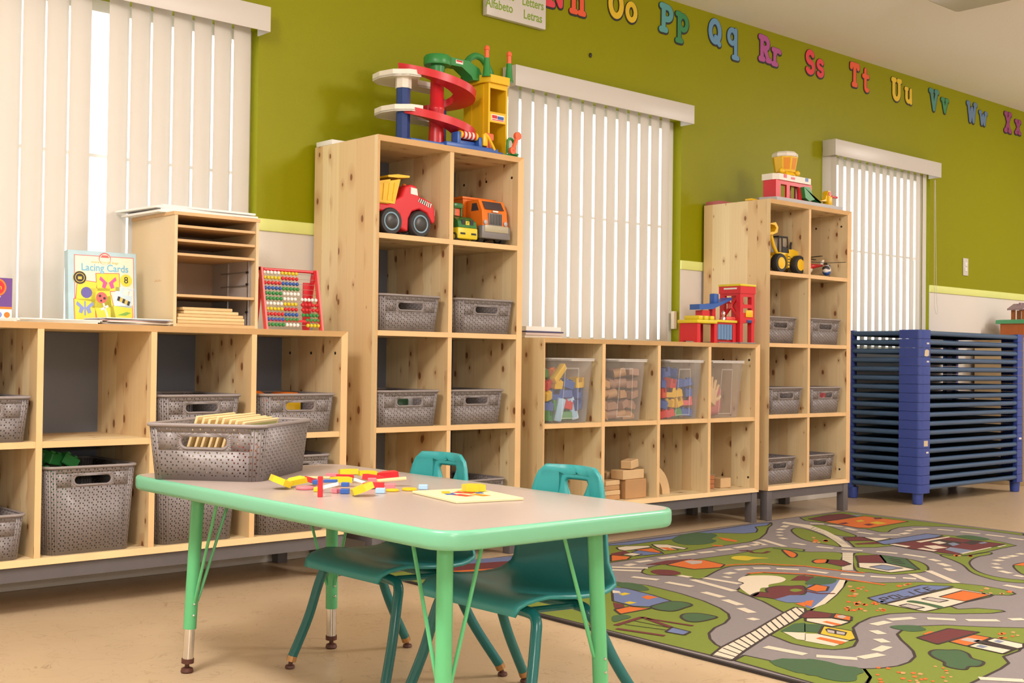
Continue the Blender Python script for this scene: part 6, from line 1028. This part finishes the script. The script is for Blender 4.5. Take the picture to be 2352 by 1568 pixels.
lp('lift_arm', lambda m: (m.tube([(2.79, -.39, Z1 + .10), (2.752, -.39, Z1 + .15), (2.722, -.39, Z1 + .22)], .010, 8), m.tube([(2.79, -.32, Z1 + .10), (2.752, -.32, Z1 + .15), (2.722, -.32, Z1 + .22)], .010, 8)), YEL); lp('bucket', lambda m: m.prism([(2.64, Z1 + .20), (2.70, Z1 + .205), (2.742, Z1 + .22), (2.748, Z1 + .25), (2.725, Z1 + .275), (2.66, Z1 + .262), (2.715, Z1 + .258), (2.73, Z1 + .243), (2.715, Z1 + .222), (2.64, Z1 + .212)], -.425, -.285, 'y'), YEL)
# helicopters
def heli(label, x, y, rz, body, trim, sc):
    t = thing('toy_helicopter', label, 'toy helicopter', (x, y, Z1 + .0005), rz)
    S = lambda f: (lambda m: (setattr(m, 'T', Matrix.Scale(sc, 4)), f(m)))
    part(t, 'fuselage', S(lambda m: m.ball((0, 0, .050), .034, 18, 0, (1.35, .85, 1.0))), body, 60); part(t, 'belly', S(lambda m: m.ball((.002, 0, .042), .0335, 18, 0, (1.3, .84, .92))), trim, 60); part(t, 'tail_boom', S(lambda m: m.tube([(.03, 0, .055), (.09, 0, .062), (.125, 0, .066)], [.016, .009, .006], 10)), body, 60); part(t, 'tail_fin', S(lambda m: m.prism([(.105, .062), (.128, .062), (.140, .095), (.125, .095)], -.003, .003, 'y')), trim)
    part(t, 'windscreen', S(lambda m: m.ball((-.016, 0, .058), .026, 14, 0, (1.15, 1.05, .8))), MATS['dark_glass'], 60); part(t, 'mast', S(lambda m: m.cyl((0, 0, .08), (0, 0, .100), .005)), RUB)
    for k in range(3):
        a = k * 2 * PI / 3 + .35; part(t, 'rotor_blade', S(lambda m: m.prism([(.008 * math.cos(a) - .006 * math.sin(a), .008 * math.sin(a) + .006 * math.cos(a)), (.13 * math.cos(a) - .007 * math.sin(a), .13 * math.sin(a) + .007 * math.cos(a)), (.13 * math.cos(a) + .007 * math.sin(a), .13 * math.sin(a) - .007 * math.cos(a)), (.008 * math.cos(a) + .006 * math.sin(a), .008 * math.sin(a) - .006 * math.cos(a))], .097, .100)), RUB)
    for s in (-1, 1): part(t, 'skid', S(lambda m: m.tube([(-.04, s * .024, .006), (-.032, s * .024, .004), (.035, s * .024, .004)], .004, 6)), RUB)
    part(t, 'strut', S(lambda m: m.cyl((-.018, -.024, .005), (-.018, .024, .005), .0032)), RUB)
heli('white and blue toy helicopter at the right of the far tall shelf', 3.255, -.400, math.radians(25), PAPER, BLUE, .86)
heli('red and white toy helicopter half hidden by the far shelf divider', 3.145, -.33, math.radians(-8), RED, GW, 1.12)

# ------------------------------------------------------------------ airport toy on the far tall shelf
ap = thing('toy_airport', 'red and white toy airport with yellow control tower', 'toy', (2.95, -.34, ZG)); A0 = Vector((2.95, -.34, ZG)); aq = lambda n, f, mt, a=40: dp(n, f, mt, a, ap, A0)
aq('base', lambda m: m.prism([(2.66, -.36), (2.69, -.455), (3.20, -.462), (3.33, -.455), (3.33, -.30), (2.70, -.29)], ZG, ZG + .022), LGREY); aq('runway_flap', lambda m: m.rbox(2.61, 2.68, -.345, -.30, ZG + .002, ZG + .014, .003), YEL)
b0, b1, y0, y1, zb_, zt_ = 2.715, 3.055, -.43, -.345, ZG + .022, ZG + .122
def hall(m):
    for x0, x1 in ((b0, b0 + .045), (b0 + .10, b0 + .13), (b0 + .215, b0 + .245), (b1 - .05, b1)):
        m.box(x0, x1, y0, y0 + .012, zb_ + .008, zt_ - .022); m.box(x0, x1, y1 - .012, y1, zb_, zt_ - .0101)
    m.box(b0, b1, y0 + .0121, y1, zt_ - .01, zt_); m.box(b0, b1, y0, y0 + .012, zt_ - .022, zt_ - .0); m.box(b0, b1, y0, y0 + .012, zb_, zb_ + .008)
    m.box(b0, b0 + .008, y0 + .0121, y1 - .0121, zb_, zt_ - .0101)
aq('hall', hall, RED)
aq('parapet', lambda m: m.prism([(b0 - .006, y0 + .02), (b0 + .02, y0 - .008), (b1 - .02, y0 - .008), (b1 + .006, y0 + .02), (b1 + .006, y1 + .006), (b0 - .006, y1 + .006)], zt_, zt_ + .034), GW)
for x0, mt in ((b0 + .06, RED), (b1 - .075, BLUE)): aq('sticker', lambda m: m.box(x0, x0 + .028, y0 - .0092, y0 - .008, zt_ + .014, zt_ + .033), mt)
aq('badge', lambda m: m.box(2.845, 2.880, y0 - .0092, y0 - .008, zt_ + .012, zt_ + .024), RED)
aq('tower_foot', lambda m: m.lathe([(.062, 0), (.058, .012), (.050, .022)], (2.86, -.385, zt_ + .034), n=8), YEL, 20)
def oct_(r, a=22.5): return [(r * math.cos(math.radians(a + 45 * i)), r * math.sin(math.radians(a + 45 * i))) for i in range(8)]
def cabt(m):
    q0, q1 = oct_(.058), oct_(.072); m.add([(x + 2.86, y - .385, zt_ + .054) for x, y in q0] + [(x + 2.86, y - .385, zt_ + .138) for x, y in q1], [(i, (i + 1) % 8, 8 + (i + 1) % 8, 8 + i) for i in range(8)] + [tuple(range(7, -1, -1)), tuple(range(8, 16))])
aq('control_cab', cabt, YEL, 20)
for f in (5, 6, 4):      # window openings of the cab
    def win(m):
        q0, q1 = oct_(.0588), oct_(.0728); a0, a1, c0, c1 = (Vector((*q0[f], zt_ + .054)), Vector((*q0[(f + 1) % 8], zt_ + .054)), Vector((*q1[f], zt_ + .138)), Vector((*q1[(f + 1) % 8], zt_ + .138))); P = lambda u, v: tuple(a0.lerp(a1, u).lerp(c0.lerp(c1, u), v) + Vector((2.86, -.385, 0)))
        m.add([P(.14, .16), P(.86, .16), P(.86, .92), P(.14, .92)], [(0, 1, 2, 3)])
    aq('cab_window', win, mat('amber_window', (.70, .26, .01), .3))
aq('cab_roof', lambda m: m.lathe([(.068, .138), (.074, .142), (.072, .158), (.060, .168), (.02, .170)], (2.86, -.385, zt_), n=8), GW, 20)
for x in (2.790, 2.935): aq('radar_disc', lambda m: m.ball((x, -.415, zt_ + .056), .022, 16, 0, (1, .6, .75)), YEL)
aq('slide', lambda m: m.prism([(2.945, ZG + .10), (3.00, ZG + .105), (3.03, ZG + .065), (3.06, ZG + .035), (3.11, ZG + .024), (3.11, ZG + .030), (3.07, ZG + .045), (3.00, ZG + .024), (2.96, ZG + .04)], -.455, -.40, 'y'), GRN)
aq('toy_plane_stand', lambda m: (m.rbox(3.205, 3.245, -.445, -.40, ZG + .022, ZG + .075, .006), m.prism([(3.13, ZG + .04), (3.21, ZG + .045), (3.24, ZG + .085), (3.22, ZG + .10), (3.20, ZG + .09), (3.185, ZG + .055)], -.435, -.41, 'y'), m.cyl((3.218, -.44, ZG + .09), (3.218, -.405, ZG + .09), .018)), YEL); aq('rotor_arm', lambda m: m.rbox(3.225, 3.320, -.432, -.412, ZG + .072, ZG + .086, .005), RED); aq('hub', lambda m: m.cyl((3.218, -.444, ZG + .09), (3.218, -.440, ZG + .09), .012), RED)
single('flat_box', MB().rbox(0, .16, -.10, 0, 0, .020, .002), mat('rosy_cover', (.45, .12, .12), .5), 'flat reddish box at the back of the far tall shelf', 'box', (XD + .003, -.03, HT + .0003))

# ------------------------------------------------------------------ red toy garage on the low middle shelf
rg = thing('toy_fire_station', 'red toy station with yellow trim and blue ramp on the low shelf', 'toy', (2.27, -.38, ZL)); R0 = Vector((2.27, -.38, ZL)); rp = lambda n, f, mt, a=40: dp(n, f, mt, a, rg, R0)
rp('base_plate', lambda m: (m.rbox(2.215, 2.372, -.445, -.31, ZL, ZL + .006, .002), m.rbox(2.378, 2.515, -.455, -.30, ZL, ZL + .008, .002)), GREYP)
tx0, tx1, ty0, ty1, th_ = 2.383, 2.508, -.448, -.312, .318; w_ = .026
def tower(m):
    for x in (tx0, tx1 - w_):
        for y in (ty0, ty1 - w_): m.box(x, x + w_, y, y + w_, ZL + .008, ZL + th_ - .05)
    m.box(tx0 - .004, tx1 + .004, ty0 - .004, ty1 + .004, ZL + th_ - .05, ZL + th_ - .012); m.box(tx0 - .002, tx1 + .002, ty0 - .002, ty1 + .002, ZL + .112, ZL + .135)
    m.box(tx0, tx0 + .012, ty0 + w_, ty1 - w_, ZL + th_ - .062, ZL + th_ - .05); m.box(tx0 + w_, tx1 - w_, ty0, ty0 + .01, ZL + .135, ZL + .165); m.box(tx0 + w_, tx1 - w_, ty0, ty0 + .01, ZL + .19, ZL + .21); m.box(tx0 + w_, tx1 - w_, ty0, ty0 + .01, ZL + th_ - .068, ZL + th_ - .05)
rp('tower', tower, RED)
for a, b in (((ty0 + .014, ZL + .14), (ty1 - .014, ZL + .262)), ((ty0 + .014, ZL + .262), (ty1 - .014, ZL + .14))): rp('lattice', lambda m: m.tube([(tx0 + .009, a[0], a[1]), (tx0 + .009, b[0], b[1])], .0095, 6), RED)
rp('lattice_plate', lambda m: m.box(tx0 - .003, tx0 + .002, -.395, -.365, ZL + .188, ZL + .214), REDP); rp('name_plate', lambda m: m.box(tx0 - .0052, tx0 - .004, ty0 + .02, ty1 - .03, ZL + th_ - .028, ZL + th_ - .02), PAPER)
rp('tower_roof', lambda m: m.rbox(tx0 - .007, tx1 + .007, ty0 - .007, ty1 + .007, ZL + th_ - .012, ZL + th_, .003), LEMON); rp('sign_panel', lambda m: m.rbox(tx0 + .045, tx0 + .105, ty0 - .006, ty0, ZL + .142, ZL + .180, .003), YEL); rp('sign_panel', lambda m: m.rbox(tx0 + .055, tx0 + .098, ty0 - .005, ty0 - .002, ZL + .112, ZL + .128, .002), DBLUE)
def wing_(m):
    for x0 in (2.052, 2.190, 2.345):
        for y in (-.430, -.335): m.box(x0, x0 + .026, y, y + .024, ZL, ZL + .100)
    m.box(2.078, 2.19, -.335, -.327, ZL + .01, ZL + .10); m.box(2.052, 2.06, -.406, -.335, ZL + .01, ZL + .10); m.box(2.19, 2.371, -.43, -.31, ZL + .100, ZL + .108); m.box(2.216, 2.345, -.42, -.40, ZL, ZL + .018)
rp('wing', wing_, RED)
rp('wing_roof', lambda m: (m.rbox(2.040, 2.205, -.440, -.305, ZL + .100, ZL + .118, .004), m.rbox(2.200, 2.372, -.440, -.385, ZL + .1085, ZL + .122, .003)), LEMON)
for x in (2.065, 2.112, 2.16): rp('roof_stud', lambda m: m.rbox(x, x + .034, -.43, -.33, ZL + .118, ZL + .140, .005), LEMON)
for i in range(5): rp('shutter_rib', lambda m: m.cyl((2.232 + .024 * i, -.424, ZL + .020), (2.232 + .024 * i, -.424, ZL + .099), .0125, n=10), mat('steel_blue', (.12, .24, .44), .35))
rp('ramp', lambda m: m.prism([(2.105, ZL + .172), (2.215, ZL + .178), (2.372, ZL + .232), (2.372, ZL + .246), (2.26, ZL + .212), (2.215, ZL + .206), (2.105, ZL + .200)], -.40, -.335, 'y'), BLUE); rp('ramp_post', lambda m: (m.box(2.235, 2.262, -.38, -.355, ZL + .108, ZL + .19), m.box(2.14, 2.20, -.39, -.345, ZL + .118, ZL + .170)), RED); rp('crank_knob', lambda m: m.rbox(2.245, 2.285, -.385, -.350, ZL + .20, ZL + .262, .006), BLUE); rp('bell', lambda m: m.lathe([(.010, .122), (.010, .132), (.005, .142), (.010, .152), (.008, .164), (.003, .172)], (2.285, -.415, ZL), n=12), CHROME); rp('bracket', lambda m: m.rbox(2.305, 2.383, -.42, -.375, ZL + .122, ZL + .142, .006), REDP)

# ------------------------------------------------------------------ loose pieces on the table
ZP = ZT + .0008
def pblock(kind, mt, cname, label, x, y, z=0.0, rot=(0, 0, 0), size=1.0):
    shapes = {'hexagon': lambda: MB().prism([(.031 * math.cos(PI / 3 * i), .031 * math.sin(PI / 3 * i)) for i in range(6)], 0, .016), 'trapezoid': lambda: MB().prism([(-.031, -.013), (.031, -.013), (.0155, .014), (-.0155, .014)], 0, .015), 'bar': lambda: MB().rbox(-.030, .030, -.0075, .0075, 0, .012, .0015, 0, 1), 'cube': lambda: MB().rbox(-.013, .013, -.011, .011, 0, .014, .0015, 0, 1), 'long': lambda: MB().rbox(-.048, .048, -.012, .012, 0, .006, .001, 0, 1), 'disc': lambda: MB().lathe([(.024, 0), (.026, .002), (.026, .006), (.024, .008)], n=20)}
    o = brick('pattern_block', kind, shapes[kind], mt, label, 'toy block', (x, y, ZP + z), rot, 'loose pieces on the table'); o.scale = (size,) * 3; return o
a2 = math.radians
PBL = [('hexagon', LEMON, 'yellow hexagon block at the left end of the loose pieces', -1.252, -1.829, .012, (a2(14), a2(18), .3), 0.95), ('trapezoid', LEMON, 'slim yellow block tilted beside the leftmost hexagon', -1.196, -1.815, .009, (a2(15), a2(-12), -.5), 0.91), ('disc', PINK, 'flat pink disc lying near the leftmost hexagon', -1.205, -1.870, 0, (0, 0, 0), 0.87), ('trapezoid', RED, 'red trapezoid behind the pink disc', -1.150, -1.806, .008, (a2(10), a2(14), .5), 0.84),
 ('bar', RED, 'red bar standing upright in the middle of the pieces', -1.270, -2.037, .0235, (0, a2(90), .9), 0.80), ('cube', LEMON, 'small yellow block left of the upright red bar', -1.209, -1.935, 0, (0, 0, .6), 0.76), ('cube', BLUE, 'blue block on the small yellow one', -1.200, -1.915, .0155, (0, 0, .7), 0.76), ('bar', BLUE, 'dark blue bar behind the white bar', -1.130, -1.868, .012, (0, 0, -.5), 0.61), ('bar', PAPER, 'white bar resting against the upright red bar', -1.199, -1.972, .012, (0, a2(-14), -.75), 0.72), ('cube', PINK, 'pink block below the white bar', -1.190, -1.985, 0, (0, 0, .3), 0.76),
 ('cube', BLUE, 'lower blue block of the pair right of the white bar', -1.182, -2.010, 0, (0, 0, -.7), 0.84), ('cube', BLUE, 'upper blue block of the pair right of the white bar', -1.180, -2.008, .0165, (0, 0, -.7), 0.72), ('hexagon', LEMON, 'yellow hexagon block in the front middle of the pieces', -1.175, -2.075, .010, (a2(-16), a2(-14), .2), 0.95), ('hexagon', LEMON, 'yellow hexagon block at the back of the pieces', -0.989, -1.743, .014, (a2(-8), a2(4), .1), 0.91), ('trapezoid', LEMON, 'yellow trapezoid right of the back hexagon', -0.945, -1.772, .012, (0, 0, -.9), 0.87), ('trapezoid', RED, 'red trapezoid at the far right of the back pieces', -0.900, -1.800, .008, (a2(6), a2(-6), -.8), 0.99), ('trapezoid', RED, 'red trapezoid in front of the far right one', -0.975, -1.835, .006, (0, a2(8), -.6), 0.95),
 ('bar', RED, 'red bar lying behind the white and yellow pieces', -1.032, -1.790, .012, (0, 0, -.85), 0.76), ('trapezoid', LEMON, 'yellow trapezoid right of the upright red bar', -1.092, -1.865, .010, (0, 0, -.8), 0.91), ('bar', PAPER, 'white bar in the middle of the pieces', -1.068, -1.905, .012, (0, a2(12), -1.2), 0.53), ('cube', PINK, 'pink block beside the middle white bar', -1.035, -1.915, .010, (0, 0, -.6), 0.84), ('long', PUZ, 'pale wooden strip lying across the right of the pieces', -0.990, -1.932, .014, (a2(6), a2(-5), -.6), 0.84), ('trapezoid', RED, 'red trapezoid below the wooden strip', -1.060, -1.955, .002, (0, 0, -.6), 0.87), ('cube', PINK, 'pink block at the right below the wooden strip', -1.030, -1.985, .0, (0, 0, -.7), 0.91), ('cube', LBLUE, 'light blue block right of the front hexagon', -1.107, -2.050, 0, (0, 0, -.75), 0.87), ('disc', YEL, 'golden disc right of the light blue block', -1.058, -2.032, 0, (0, 0, 0), 0.65), ('disc', YEL, 'golden disc at the right end of the loose pieces', -1.012, -2.040, 0, (0, 0, 0), 0.72), ('cube', LBLUE, 'single light blue block beyond the puzzle card', -0.969, -2.040, 0, (0, 0, -.75), 0.84), ('long', PUZ, 'pale wooden strip behind the upright red bar', -1.029, -1.650, .0, (0, 0, -.7), 0.76), ('bar', PINK, 'thin coral bar at the back left of the pieces', -0.965, -1.640, .0, (0, 0, -.7), 0.76)]
for k, mt, lb_, x, y, z, rot, s in PBL: pblock(k, mt, '', lb_, x, y, z, rot, s)
pc = thing('puzzle_card', 'flat pale wooden puzzle card with coloured print on the table', 'puzzle', (-.9875, -2.231, ZP), math.radians(77.6)); part(pc, 'board', lambda m: m.rbox(-.118, .118, -.087, .087, 0, .006, .001, 0, 1), mat('pale_card', (.80, .70, .42), .5))
for i, (cx_, cy_, w, h, a, mt) in enumerate(((-.02, .02, .05, .03, .3, RED), (.02, .035, .04, .025, -.2, BLUE), (-.03, -.02, .05, .025, .2, ORG), (.03, -.01, .05, .03, .6, RED), (.06, -.03, .05, .025, .1, LEMON), (.05, .03, .05, .02, -.4, YEL), (.015, -.04, .04, .018, -.3, BLUE))): part(pc, 'printed_shape', lambda m: m.prism([(cx_ + x, cy_ + y) for x, y in rect(0, 0, w, h, a)], .006, .0062 + .0001 * i), mt)
pblock('hexagon', LEMON, '', 'yellow hexagon block sitting on the puzzle card', -.936, -2.195, .0075, (0, 0, .2), .95)
